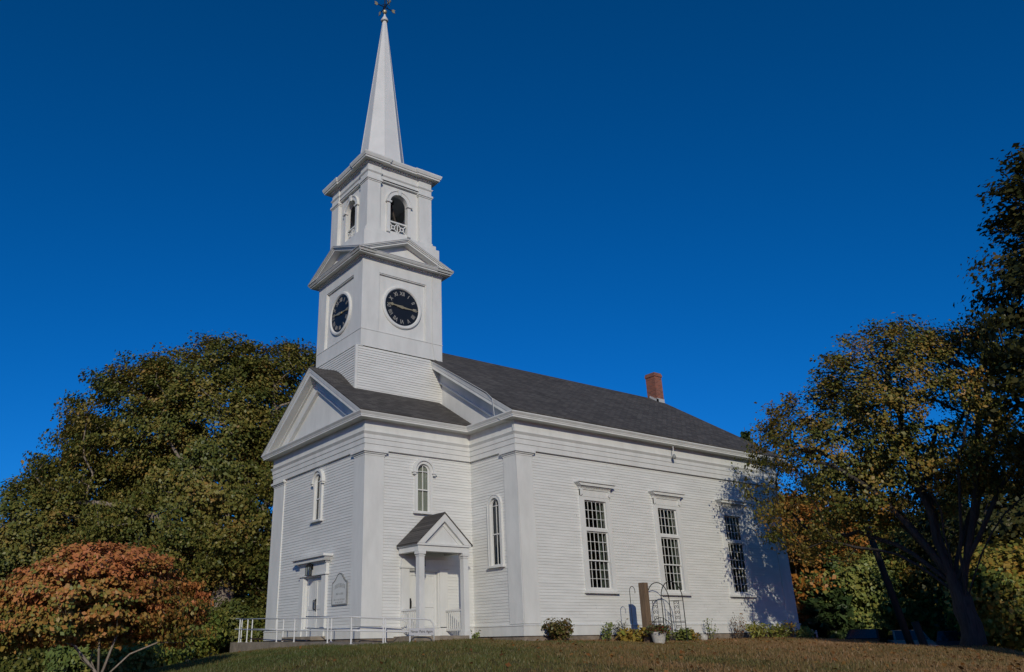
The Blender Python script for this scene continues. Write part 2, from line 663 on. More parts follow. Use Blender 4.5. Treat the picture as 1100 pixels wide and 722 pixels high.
# ------------------------------------------------------------------ church
YC = 6.434
A_, L_, WID, LX, YB = 2.638, 4.4226, 12.868, 14.954, 10.23
church = thing('church', 'white clapboard church with a tall steeple and grey shingled roof', 'church', (5, 6.4, 0))
FOOT = [(0, 0), (LX, 0), (LX, WID), (0, WID), (0, YB), (-L_, YB), (-L_, A_), (0, A_)]


def arch_pts(cu, half, z0, zs, n=14):
    p = [(cu - half, z0)]
    for i in range(n + 1):
        a = math.pi - math.pi * i / n
        p.append((cu + half * math.cos(a), zs + half * math.sin(a)))
    p.append((cu + half, z0))
    return p


BR = random.Random(41)


def claps(mb, T, u0, u1, z0, z1, holes=(), limits=None, d=-0.05, e=0.098, tip=0.014):
    """rows of lapped boards; holes are (ua, ub, za, zb, arched); limits(z)->(ua,ub)"""
    nrow = max(1, round((z1 - z0) / e))
    h = (z1 - z0) / nrow
    for i in range(nrow):
        za, zb = z0 + i * h, z0 + (i + 1) * h
        zm = (za + zb) / 2
        a, b = (u0, u1) if limits is None else limits(zm)
        if b - a < 0.02:
            continue
        iv = [(a, b)]
        for (ha, hb, hz0, hz1, arch) in holes:
            if zm < hz0 or zm > hz1:
                continue
            if arch and zm > hz1 - (hb - ha) / 2:
                r = (hb - ha) / 2
                k = math.sqrt(max(0, r * r - (zm - (hz1 - r)) ** 2))
                ha, hb = (ha + hb) / 2 - k, (ha + hb) / 2 + k
            nw = []
            for p, q in iv:
                if hb <= p or ha >= q:
                    nw.append((p, q))
                    continue
                if ha > p:
                    nw.append((p, ha))
                if hb < q:
                    nw.append((hb, q))
            iv = nw
        for p, q in iv:
            cuts = [p]
            while cuts[-1] < q:
                cuts.append(min(q, cuts[-1] + BR.uniform(1.6, 4.6)))
            wa = BR.uniform(-.004, .004)
            for ca, cb in zip(cuts[:-1], cuts[1:]):
                if cb - ca < .01:
                    continue
                wb = BR.uniform(-.004, .004)
                tp = tip + BR.uniform(-.003, .003)
                g = .0015
                vs = [T(ca + g, za + wa, d + tp), T(cb - g, za + wb, d + tp), T(cb - g, zb + .006, d), T(ca + g, zb + .006, d), T(ca + g, za + wa, d - .004), T(cb - g, za + wb, d - .004)]
                mb.add(vs, [[0, 1, 2, 3], [4, 5, 1, 0]])
                wa = wb + BR.uniform(-.0015, .0015)


# window data
SIDE_WIN = [3.5855, 7.4396, 11.4436]
GW = 0.505            # half width of the glass of the long windows
Z0, Z1 = 1.526, 4.466
SW = tS(0)
FRONT_WIN = (6.13, 4.06, 5.46)     # centre, bottom, spring
VEST_WIN = (-2.05, 4.06, 5.46)
NAVE_WIN = (1.28, 2.25, 4.24)
AH = 0.24

wall = MB()
zt, zb = 6.02, 0.35
claps(wall, SW, 0.70, LX - 0.72, zb, zt, [(c - GW - .12, c + GW + .12, Z0 - .06, Z1 + .12, False) for c in SIDE_WIN])
wall.build('wall', 'white_siding', church)
wall = MB()
claps(wall, tW(0), 0.66, A_ + .06, zb, zt, [(NAVE_WIN[0] - AH - .06, NAVE_WIN[0] + AH + .06, 2.2, NAVE_WIN[2] + AH + .06, True)])
wall.build('wall', 'white_siding', church)
wall = MB()
claps(wall, tW(0), YB, WID - 0.7, zb, zt)
wall.build('wall', 'white_siding', church)
wall = MB()
claps(wall, tS(A_), -3.68, 0.06, zb, zt, [(-2.05 - AH - .06, -2.05 + AH + .06, 4.0, 5.46 + AH + .06, True), (-2.78, -1.32, -0.1, 2.2, False)])
wall.build('wall', 'white_siding', church)
wall = MB()
claps(wall, tW(-L_), 3.37, 9.24, zb, zt, [(6.13 - AH - .06, 6.13 + AH + .06, 4.0, 5.46 + AH + .06, True), (5.40, 6.94, -0.1, 2.25, False)])
wall.build('wall', 'white_siding', church)
wall = MB()
claps(wall, tE(LX), 0.0, WID, zb, 11.6, limits=lambda z: (0.0, WID) if z < 7 else (YC - (11.62 - z) / .645, YC + (11.62 - z) / .645))
wall.build('wall', 'white_siding', church)
wall = MB()
claps(wall, tN(WID), 0, LX, zb, zt)
wall.build('wall', 'white_siding', church)
wall = MB()
claps(wall, tN(YB), -L_, 0, zb, zt)
wall.build('wall', 'white_siding', church)

# foundation, water table, entablature, cornice run round the whole plan
mb = MB()
mb.sweep(FOOT, [(-0.3, -1.6), (-0.02, -1.6), (-0.02, 0.0), (-0.3, 0.0)])
mb.build('foundation', 'foundation_stone', church)
mb = MB()
mb.sweep(FOOT, [(-0.08, 0.001), (0.03, 0.001), (0.03, 0.295), (0.05, 0.30), (0.05, 0.325), (0.02, 0.345), (-0.08, 0.36)])
mb.build('water_table', 'white_paint', church)
mb = MB()
mb.sweep(FOOT, [(-0.10, 6.0), (0.045, 6.0), (0.045, 6.18), (0.068, 6.185), (0.068, 6.36), (0.09, 6.365), (0.09, 6.50), (0.15, 6.585), (0.15, 6.605), (0.07, 6.615), (0.07, 6.998), (-0.10, 6.998)])
mb.build('entablature', 'white_paint', church)
mb = MB()
mb.sweep(FOOT, [(-0.10, 7.0), (0.40, 7.0), (0.40, 7.06), (0.42, 7.06), (0.42, 7.085), (0.48, 7.165), (0.48, 7.20), (-0.10, 7.20)])
mb.build('cornice', 'white_paint', church)


def pilaster(ra, rb):
    """an L-shaped corner pilaster made of two flat shafts; ra, rb = plan boxes (x0,x1,y0,y1)"""
    m = MB()
    for (x0, x1, y0, y1) in (ra, rb):
        m.box(x0, x1, y0, y1, 0.362, 5.80)
    p = m.build('pilaster', 'white_paint', church)
    m = MB()
    x0, x1 = min(ra[0], rb[0]), max(ra[1], rb[1])
    y0, y1 = min(ra[2], rb[2]), max(ra[3], rb[3])
    for k, (z0, z1) in enumerate(((5.80, 5.86), (5.862, 5.91), (5.912, 5.998))):
        o = (0.014, 0.05, 0.10)[k]
        for (a0, a1, b0, b1) in (ra, rb):
            m.box(a0 - o, a1 + o, b0 - o, b1 + o, z0 + (0.0015 if (a0, a1, b0, b1) == rb else 0), z1 - (0.0015 if (a0, a1, b0, b1) == rb else 0))
    m.build('capital', 'white_paint', p)
    return p


pilaster((-0.0, 0.72, -0.0, 0.12), (-0.0015, 0.12, -0.0015, 0.70))
pilaster((-L_, -3.66, A_, A_ + .12), (-L_ - .0015, -L_ + .12, A_ - .0015, 3.39))
pilaster((-L_, -L_ + .12, 9.22, YB), (-L_ - .0015, -3.66, YB - .12, YB + .0015))
pilaster((LX - .72, LX, 0.0, 0.12), (LX - .12, LX + .0015, -0.0015, 0.7))


# gable pieces ---------------------------------------------------------------
def chevron(m, T, yc, apex, s, half, t0, t1, d0, d1, zmin=-1e9):
    """band under the roof line between vertical offsets t0 (upper) and t1 (lower), cut off below zmin"""
    ht = min(half, (apex - t0 - zmin) / s)
    hb = min(half, (apex - t1 - zmin) / s)
    for sg in (-1, 1):
        q = [(yc + sg * ht, apex - t0 - s * ht), (yc, apex - t0), (yc, apex - t1), (yc + sg * hb, apex - t1 - s * hb)]
        m.prism(q, T, d0, d1)


def gable(T, yc, apex, s, half, u0, u1, zbase):
    m = MB()
    chevron(m, T, yc, apex, s, half + .47, 0.0, 0.045, -.08, 0.468, 7.19)
    chevron(m, T, yc, apex, s, half + .47, 0.047, 0.095, -.08, 0.455, 7.19)
    chevron(m, T, yc, apex, s, half + .47, 0.097, 0.16, -.08, 0.44, 7.19)
    chevron(m, T, yc, apex, s, half + .47, 0.162, 0.315, -.08, 0.415, 7.19)
    hb = (apex - .317 - 7.2) / s
    chevron(m, T, yc, apex, s, hb - 0.02, 0.317, 0.37, -.08, 0.13)
    rk = m.build('raking_cornice', 'white_paint', church)
    m = MB()
    # flat wall of the pediment, its raised border and the sunk middle
    zb_ = 7.195
    hh = (apex - .25 - zb_) / s
    m.prism([(yc - hh, zb_), (yc + hh, zb_), (yc, apex - .25)], T, -.20, -0.06)
    hh = (apex - .38 - zb_) / s
    ih = (apex - .80 - zb_ - .0) / s
    outer = [(yc - hh, zb_), (yc, apex - .38), (yc + hh, zb_)]
    inner = [(yc - ih, zb_), (yc, apex - .80), (yc + ih, zb_)]
    m.ring(outer, inner, T, -.10, 0.05)
    ih2 = (apex - .80 - zb_) / s
    i2 = (apex - .88 - zb_) / s
    m.ring([(yc - ih2 + .003, zb_), (yc, apex - .803), (yc + ih2 - .003, zb_)], [(yc - i2, zb_), (yc, apex - .88), (yc + i2, zb_)], T, -.10, 0.085)
    m.build('pediment', 'white_paint', church)


gable(tW(-L_), YC, 9.88, .63, YC - A_, A_, YB, 7.2)
gable(tW(0.0), YC, 11.66, .645, YC, 0, WID, 7.2)

m = MB()


def roof_slab(m, x0, x1, apex, s, half, th=0.05, lift=0.006):
    e = apex - s * half
    for sg in (-1, 1):
        poly = [(YC + sg * half, e + lift), (YC, apex + lift), (YC, apex + lift + th), (YC + sg * half, e + lift + th)]
        vs = [(x0, u, w) for u, w in poly] + [(x1, u, w) for u, w in poly]
        m.add(vs, [[0, 1, 2, 3], [7, 6, 5, 4], [0, 4, 5, 1], [1, 5, 6, 2], [2, 6, 7, 3], [3, 7, 4, 0]])


roof_slab(m, -0.475, 15.42, 11.66, .645, YC + .485)
main_roof = m.build('roof', 'roof_shingles', church)
m = MB()
roof_slab(m, -L_ - .475, -0.07, 9.88, .63, YC - A_ + .485)
# smooth saddle that sheds water off the foot of the tower
NXs, NYs = 8, 20
vs, fs = [], []
for i in range(NXs + 1):
    tx = i / NXs
    xx = -4.885 + (.985) * tx
    g = tx * tx * (3 - 2 * tx) * .75 + .25 * tx
    for j in range(NYs + 1):
        yy = YC - 1.75 + 3.5 * j / NYs
        t = abs(yy - YC) / 1.75
        f = math.sin(math.pi * min(1, t) ** .8) if t < 1 else 0
        vs.append((xx, yy, 9.88 - .63 * abs(yy - YC) + .058 + .17 * f * g * (1 - .35 * t)))
for i in range(NXs):
    for j in range(NYs):
        k = i * (NYs + 1) + j
        fs.append([k, k + NYs + 1, k + NYs + 2, k + 1])
m.add(vs, fs)
m.build('roof', 'roof_shingles', church)

# chimney at the far end of the ridge
CX0, CX1, CY0, CY1 = 14.85, 15.40, 6.0, 6.62
m = MB()
m.box(CX0, CX1, CY0, CY1, 10.9, 12.84)
m.box(CX0 - .03, CX1 + .03, CY0 - .03, CY1 + .03, 12.842, 12.98)
m.box(CX0 - .005, CX1 + .005, CY0 - .005, CY1 + .005, 12.982, 13.06)
ch = m.build('chimney', 'chimney_brick', main_roof)
m = MB()
for i in range(5):
    ya = CY0 - .02 + i * .1
    zz = 11.70 - .645 * abs(YC - ya)
    m.box(CX0 - .012, CX0 + .1, ya, ya + .098, zz - .2, zz + .17)
m.box(CX0 - .012, CX1 + .012, CY0 - .02, CY0 + .02, 11.2, 11.62)
m.build('flashing', 'flashing', main_roof)

# interior shell seen through the glass
m = MB()
m.box(-L_ + .3, LX - .3, 2.95, WID - .3, 0.05, 0.12)
m.box(.3, LX - .3, .3, 2.9, 0.05, 0.12)
m.build('interior_floor', 'interior_floor', church)
m = MB()
m.box(.2, LX - .2, .2, WID - .2, 6.3, 6.36)
m.box(0.2, 0.26, .2, WID - .2, 0.2, 6.28)
m.box(-L_ + .2, 0.18, A_ + .2, YB - .2, 6.3, 6.36)
m.build('interior_wall', 'interior_plaster', church)


# ------------------------------------------------------------------ long side windows
def pane_grid(m, T, u0, u1, w0, w1, nu, nw, d, rng):
    for i in range(nu):
        for j in range(nw):
            a, b = u0 + (u1 - u0) * i / nu, u0 + (u1 - u0) * (i + 1) / nu
            c, e = w0 + (w1 - w0) * j / nw, w0 + (w1 - w0) * (j + 1) / nw
            q = [rng.uniform(-.005, .005) for _ in range(3)]
            m.add([T(a, c, d + q[0]), T(b, c, d + q[1]), T(b, e, d + q[1] + q[2]), T(a, e, d + q[0] + q[2])], [[0, 1, 2, 3]])


def long_window(T, c, rng):
    m = MB()
    o, i = 0.735, GW + .035
    m.rect(T, c - o, c - i, 1.41, 4.62, -.20, 0.035)
    m.rect(T, c + i, c + o, 1.41, 4.62, -.20, 0.035)
    m.rect(T, c - i, c + i, Z1 + .035, 4.62, -.20, 0.034)
    m.rect(T, c - i, c + i, 1.41, Z0 - .035, -.20, 0.02)
    m.rect(T, c - o, c + o, 4.622, 4.86, -.05, 0.045)
    w = m.build('window', 'white_paint', church)
    m = MB()
    m.rect(T, c - .80, c + .80, 1.33, 1.408, -.05, 0.11)
    m.build('sill', 'white_paint', w)
    m = MB()
    m.rect(T, c - .76, c + .76, 4.862, 4.90, -.05, 0.075)
    for k in range(19):
        u = c - .72 + k * .08
        m.rect(T, u - .022, u + .022, 4.902, 4.945, -.02, 0.10)
    m.rect(T, c - .76, c + .76, 4.947, 4.985, -.05, 0.13)
    m.prism([(c - .80, 4.987), (c + .80, 4.987), (c + .92, 5.09), (c - .92, 5.09)], T, -.05, 0.20)
    m.rect(T, c - .93, c + .93, 5.092, 5.135, -.05, 0.25)
    for s in (-1, 1):
        m.prism([(c + s * .735, 4.64), (c + s * .735, 4.86), (c + s * .64, 4.86), (c + s * .64, 4.70)], T, 0.0, 0.10)
    m.build('window_cap', 'white_paint', w)
    # sashes: transom, upper, lower
    for (za, zb_, d) in ((3.56, Z1, -.06), (2.445, 3.385, -.06), (Z0, 2.425, -.10)):
        t = .035
        m = MB()
        g = MB()
        m.rect(T, c - i, c - GW + .012, za - t, zb_ + t, d - .02, d + .02)
        m.rect(T, c + GW - .012, c + i, za - t, zb_ + t, d - .02, d + .02)
        m.rect(T, c - GW + .012, c + GW - .012, zb_ - .005, zb_ + t, d - .021, d + .019)
        m.rect(T, c - GW + .012, c + GW - .012, za - t, za + .005, d - .021, d + .019)
        for k in range(1, 5):
            u = c - GW + 2 * GW * k / 5
            m.rect(T, u - .0085, u + .0085, za + .004, zb_ - .004, d - .014, d + .013)
        for k in range(1, 3):
            z = za + (zb_ - za) * k / 3
            m.rect(T, c - GW + .011, c + GW - .011, z - .0085, z + .0085, d - .013, d + .012)
        pane_grid(g, T, c - GW, c + GW, za, zb_, 5, 3, d - .004, rng)
        m.build('sash', 'white_paint', w)
        g.build('pane', 'window_glass', w, recalc=False)
    m = MB()
    m.rect(T, c - i, c + i, 3.424, 3.522, -.12, 0.02)
    m.build('transom_bar', 'white_paint', w)
    # pale drape gathered at one side of the opening
    m = MB()
    vs, fs = [], []
    for k in range(13):
        u = c + GW + .03 - .30 * k / 12
        dd = -.22 - .03 * math.sin(k * 1.5)
        vs += [T(u + .10 * math.sin(k) * .2, Z0, dd), T(u - .03, 3.0, dd), T(u, Z1 + .1, dd)]
    for k in range(12):
        for r in range(2):
            fs.append([k * 3 + r, k * 3 + 3 + r, k * 3 + 4 + r, k * 3 + 1 + r])
    m.add(vs, fs)
    m.build('drape', 'drape_green', w, recalc=False)
    return w


rng = random.Random(3)
for c in SIDE_WIN:
    long_window(SW, c, rng)


def arched_window(T, c, z0, zs, hood, rng, curtain_depth=.16):
    n = 16
    m = MB()
    m.ring(arch_pts(c, AH + .12, z0 - .02, zs, n), arch_pts(c, AH + .02, z0 - .02, zs, n), T, -.18, 0.03)
    w = m.build('window', 'white_paint', church)
    m = MB()
    if hood:
        m.ring(arch_pts(c, AH + .21, zs - .03, zs, n), arch_pts(c, AH + .121, zs - .03, zs, n), T, -.05, 0.085)
        for s in (-1, 1):
            m.rect(T, c + s * (AH + .165) - .085, c + s * (AH + .165) + .085, zs - .075, zs - .032, -.05, 0.11)
            m.rect(T, c + s * (AH + .165) - .05, c + s * (AH + .165) + .05, zs - .14, zs - .077, -.05, 0.08)
    else:
        m.ring(arch_pts(c, AH + .155, z0 - .02, zs, n), arch_pts(c, AH + .121, z0 - .02, zs, n), T, -.05, 0.05)
    m.build('hood_moulding', 'white_paint', w)
    m = MB()
    m.rect(T, c - AH - .20, c + AH + .20, z0 - .085, z0 - .021, -.05, 0.10)
    m.build('sill', 'white_paint', w)
    m = MB()
    mid = z0 + (zs + AH - z0) * .46
    m.ring(arch_pts(c, AH + .02, z0 - .018, zs, n), arch_pts(c, AH - .03, z0 - .018, zs, n), T, -.10, -.05)
    m.rect(T, c - AH + .028, c + AH - .028, z0 - .018, z0 + .03, -.101, -.051)
    m.rect(T, c - AH + .028, c + AH - .028, mid - .02, mid + .02, -.102, -.049)
    m.rect(T, c - AH + .028, c + AH - .028, zs - .012, zs + .012, -.09, -.062)
    m.rect(T, c - .012, c + .012, z0 + .03, mid - .02, -.089, -.063)
    m.rect(T, c - .012, c + .012, mid + .02, zs - .012, -.089, -.063)
    m.rect(T, c - .010, c + .010, zs + .012, zs + AH - .02, -.089, -.063)
    m.build('sash', 'white_paint', w)
    m = MB()
    pts = arch_pts(c, AH, z0, zs, n)
    m.add([T(u, q, -.078) for u, q in pts], [list(range(len(pts)))])
    m.build('pane', 'window_glass', w, recalc=False)
    # curtain hanging in folds behind the glass
    m = MB()
    cols = 40
    vs, fs = [], []
    for k in range(cols + 1):
        u = c - AH - .05 + (2 * AH + .10) * k / cols
        d = -.115 - .014 * math.sin(k * 1.15) - .008 * math.sin(k * .37)
        vs += [T(u, z0 - .02, d), T(u, zs + AH + .05, d - .01)]
    for k in range(cols):
        fs.append([k * 2, k * 2 + 2, k * 2 + 3, k * 2 + 1])
    m.add(vs, fs)
    m.build('curtain', 'curtain', w, recalc=False)
    return w


arched_window(tW(-L_), *FRONT_WIN, True, rng)
arched_window(tS(A_), *VEST_WIN, True, rng)
arched_window(tW(0), *NAVE_WIN, False, rng)


# ------------------------------------------------------------------ doors
def door_leaf(T, a, b, z0, z1, name, parent):
    m = MB()
    m.rect(T, a, b, z0, z1, -.17, -.125)
    t = .11
    m.rect(T, a + .004, a + t, z0 + .004, z1 - .004, -.13, -.105)
    m.rect(T, b - t, b - .004, z0 + .004, z1 - .004, -.13, -.105)
    for (p, q) in ((z0 + .004, z0 + .24), (z0 + .88, z0 + 1.02), (z1 - .13, z1 - .004)):
        m.rect(T, a + t, b - t, p, q, -.13, -.106)
    return m.build(name, 'white_paint', parent)


T = tW(-L_)
m = MB()
m.rect(T, 5.12, 5.43, .12, 2.10, -.06, 0.055)
m.rect(T, 6.89, 7.19, .12, 2.10, -.06, 0.055)
m.rect(T, 5.10, 5.45, .02, .24, -.06, 0.085)
m.rect(T, 6.87, 7.21, .02, .24, -.06, 0.085)
m.rect(T, 5.43, 5.47, .12, 2.10, -.18, 0.0)
m.rect(T, 6.85, 6.89, .12, 2.10, -.18, 0.0)
m.rect(T, 5.47, 6.85, 2.06, 2.10, -.18, 0.0)
m.rect(T, 5.06, 7.25, 2.102, 2.15, -.06, 0.11)
m.rect(T, 5.09, 7.22, 2.152, 2.50, -.06, 0.06)
m.rect(T, 5.04, 7.26, 2.502, 2.55, -.06, 0.12)
m.prism([(4.96, 2.552), (7.34, 2.552), (7.46, 2.68), (4.84, 2.68)], T, -.06, 0.24)
m.rect(T, 4.80, 7.50, 2.682, 2.76, -.06, 0.33)
door = m.build('front_door', 'white_paint', church)
door_leaf(T, 5.472, 6.155, .10, 2.058, 'door_leaf', door)
door_leaf(T, 6.165, 6.848, .10, 2.058, 'door_leaf', door)
m = MB()
m.tube([T(6.12, .98, -.09), T(6.12, 1.0, -.045), T(6.12, 1.28, -.045), T(6.12, 1.30, -.09)], .014, 6)
m.tube([T(6.21, .98, -.09), T(6.21, 1.0, -.045), T(6.21, 1.28, -.045), T(6.21, 1.30, -.09)], .014, 6)
m.rect(T, 6.08, 6.15, .92, 1.34, -.106, -.098)
m.build('handle', 'iron', door)

T = tS(A_)
m = MB()
m.rect(T, -2.96, -2.66, .06, 2.16, -.06, 0.05)
m.rect(T, -1.44, -1.12, .06, 2.16, -.06, 0.05)
m.rect(T, -2.66, -2.62, .06, 2.12, -.18, 0.0)
m.rect(T, -1.48, -1.44, .06, 2.12, -.18, 0.0)
m.rect(T, -2.62, -1.48, 2.085, 2.12, -.18, 0.0)
m.rect(T, -2.66, -1.44, 2.12, 2.16, -.06, 0.048)
m.rect(T, -3.00, -1.08, 2.162, 2.235, -.06, 0.09)
m.rect(T, -2.96, -1.12, 2.237, 2.46, -.06, 0.05)
sdoor = m.build('porch_door', 'white_paint', church)
door_leaf(T, -2.618, -2.055, .06, 2.083, 'door_leaf', sdoor)
door_leaf(T, -2.045, -1.482, .06, 2.083, 'door_leaf', sdoor)
m = MB()
m.rect(T, -2.55, -2.50, .90, 1.22, -.11, -.09)
m.tube([T(-2.525, .94, -.09), T(-2.525, .96, -.05), T(-2.525, 1.14, -.05), T(-2.525, 1.16, -.09)], .014, 6)
m.build('handle', 'iron', sdoor)

# ------------------------------------------------------------------ porch
PX0, PX1, PY = -2.94, -1.20, 1.50
PCX = (PX0 + PX1) / 2
m = MB()
m.rect(tS(PY), PX0 - .14, PX1 + .14, 2.60, 2.78, -.10, 0.10)
m.box(PX0 - .14, PX0 + .06, PY + .10, A_ - .05, 2.60, 2.778)
m.box(PX1 - .06, PX1 + .14, PY + .10, A_ - .05, 2.60, 2.778)
m.box(PX0 + .06, PX1 - .06, PY + .10, A_ - .05, 2.70, 2.74)
m.rect(tS(PY), PX0 - .20, PX1 + .20, 2.782, 2.84, -1.08, 0.15)
porch = m.build('porch', 'white_paint', church)
m = MB()
TP = tS(PY)
hw = 1.08
ap = 3.84
s_ = (ap - 2.842) / hw
for sg in (-1, 1):
    m.prism([(PCX + sg * hw, 2.842), (PCX, ap), (PCX, ap - .26), (PCX + sg * (hw - .26 / s_), 2.842)], TP, 0.0, 0.16)
m.prism([(PCX - hw + .1, 2.845), (PCX + hw - .1, 2.845), (PCX, ap - .11)], TP, -.08, 0.02)
ih = (ap - .40 - 2.86) / s_
m.ring([(PCX - hw + .28, 2.843), (PCX, ap - .265), (PCX + hw - .28, 2.843)], [(PCX - ih, 2.86), (PCX, ap - .40), (PCX + ih, 2.86)], TP, 0.0, 0.05)
m.build('porch_pediment', 'white_paint', porch)
m = MB()
for sg in (-1, 1):
    poly = [(PCX + sg * (hw + .03), 2.842 - .028), (PCX, ap + .002), (PCX, ap + .045), (PCX + sg * (hw + .03), 2.842 + .02)]
    m.prism(poly, TP, -1.08, 0.185)
m.build('porch_roof', 'roof_shingles', porch)
for px in (PX0, PX1):
    m = MB()
    m.box(px - .10, px + .10, PY - .10, PY + .10, 0.06, 2.50)
    m.box(px - .12, px + .12, PY - .12, PY + .12, 2.44, 2.47)
    m.box(px - .135, px + .135, PY - .135, PY + .135, 2.502, 2.598)
    m.box(px - .135, px + .135, PY - .135, PY + .135, -0.06, 0.16)
    m.box(px - .12, px + .12, PY - .12, PY + .12, .162, .20)
    m.build('porch_post', 'white_paint', porch)
for px in (PX0, PX1):
    m = MB()
    m.box(px - .035, px + .035, PY + .10, A_ - .05, .80, .86)
    m.box(px - .025, px + .025, PY + .10, A_ - .05, .20, .26)
    for k in range(8):
        yy = PY + .20 + k * .118
        m.box(px - .018, px + .018, yy - .018, yy + .018, .262, .798)
    m.build('porch_railing', 'white_paint', porch)
m = MB()
m.box(PX0 - .30, PX1 + .05, PY - .14, A_ - .03, -0.9, 0.045)
m.box(PX0 - .2, PX1 - .16, PY - .55, PY - .142, -0.9, -0.10)
m.build('porch_step', 'concrete', porch)

# ------------------------------------------------------------------ tower
TX0, TX1, TY0, TY1 = -3.7034, 0.089, 4.4974, 8.3708
TXC, TYC = (TX0 + TX1) / 2, (TY0 + TY1) / 2
m = MB()
claps(m, tW(TX0 - .2), TY0 + .08, TY1 - .08, 7.9, 10.44, d=-0.03, tip=.022)
claps(m, tS(TY0), TX0 - .12, 0.3, 7.9, 10.44, d=-0.03, tip=.022)
claps(m, tN(TY1), TX0 - .12, 0.3, 7.9, 10.44, d=-0.03, tip=.022)
for y0, y1 in ((TY0 - .004, TY0 + .08), (TY1 - .08, TY1 + .004)):
    m.box(TX0 - .204, TX0 - .10, y0, y1, 7.9, 10.438)
m.box(TX0 - .20, TX0 + .1, TY0 - .0, TY1 + .0, 10.442, 10.47)
m.build('tower_base', 'white_siding', church)


def faces(x0, x1, y0, y1):
    return ((tS(y0), x0, x1), (tN(y1), x0, x1), (tW(x0), y0, y1), (tE(x1), y0, y1))


m = MB()
m.box(TX0, TX1, TY0, TY1, 10.472, 11.165)
m.box(TX0 - .016, TX1 + .016, TY0 - .016, TY1 + .016, 11.167, 11.195)
m.box(TX0 - .012, TX1 + .012, TY0 - .012, TY1 + .012, 10.4735, 10.49)
m.box(TX0 + .1, TX1 - .1, TY0 + .1, TY1 - .1, 11.19, 14.3)
for (x0, x1) in ((TX0, TX0 + .77), (TX1 - .77, TX1)):
    for (y0, y1) in ((TY0, TY0 + .73), (TY1 - .73, TY1)):
        m.box(x0, x1, y0, y1, 11.197, 14.25)
for T, a, b in faces(TX0, TX1, TY0, TY1):
    m.rect(T, a + .72, b - .72, 13.73, 14.25, -.15, -.002)
    k = .77 if a == TX0 else .73
    m.rect(T, a + k + .001, a + k + .03, 11.197, 13.728, -.12, -.03)
    m.rect(T, b - k - .03, b - k - .001, 11.197, 13.728, -.12, -.03)
    m.rect(T, a + k + .031, b - k - .031, 13.69, 13.728, -.12, -.03)
stage = m.build('clock_stage', 'white_paint', church)
SQ = [(TX0, TY0), (TX1, TY0), (TX1, TY1), (TX0, TY1)]
m = MB()
m.sweep(SQ, [(-.15, 14.18), (.03, 14.18), (.03, 14.235), (.06, 14.24), (.06, 14.30), (.30, 14.30), (.30, 14.36), (.33, 14.36), (.38, 14.43), (.38, 14.46), (-.15, 14.46)])
for T, a, b in faces(TX0, TX1, TY0, TY1):
    n = 30
    for k in range(n):
        u = a + (b - a) * (k + .5) / n
        m.rect(T, u - .035, u + .035, 14.242, 14.298, .055, .115)
m.build('stage_cornice', 'white_paint', stage)
m = MB()
AP2, S2 = 15.40, .40
for T, uc, hf in ((tS(TY0), TXC, (TX1 - TX0) / 2), (tN(TY1), TXC, (TX1 - TX0) / 2), (tW(TX0), TYC, (TY1 - TY0) / 2), (tE(TX1), TYC, (TY1 - TY0) / 2)):
    s2 = (AP2 - 14.462) / (hf + .38)
    chevron(m, T, uc, AP2, s2, hf + .38, 0.0, 0.04, -.4, 0.386)
    chevron(m, T, uc, AP2, s2, hf + .34, 0.042, 0.09, -.4, 0.345)
    chevron(m, T, uc, AP2, s2, hf + .30, 0.092, 0.17, -.4, 0.305)
    hh = (AP2 - .18 - 14.455) / s2
    m.prism([(uc - hh, 14.455), (uc + hh, 14.455), (uc, AP2 - .18)], T, -.3, 0.0)
m.build('stage_pediment', 'white_paint', stage)
m = MB()
s2x = (AP2 - 14.462) / ((TX1 - TX0) / 2 + .38)
s2y = (AP2 - 14.462) / ((TY1 - TY0) / 2 + .38)
hx, hy = (TX1 - TX0) / 2 + .40, (TY1 - TY0) / 2 + .40
for sg in (-1, 1):
    p = [(TXC + sg * hx, AP2 - s2x * hx + .004), (TXC, AP2 + .004), (TXC, AP2 + .03), (TXC + sg * hx, AP2 - s2x * hx + .03)]
    m.prism(p, tS(TY0), -(TY1 - TY0) - .40, 0.40)
    p = [(TYC + sg * hy, AP2 - s2y * hy + .0055), (TYC, AP2 + .0055), (TYC, AP2 + .0315), (TYC + sg * hy, AP2 - s2y * hy + .0315)]
    m.prism(p, tW(TX0), -(TX1 - TX0) - .40, 0.40)
m.build('stage_roof', 'flashing', stage)


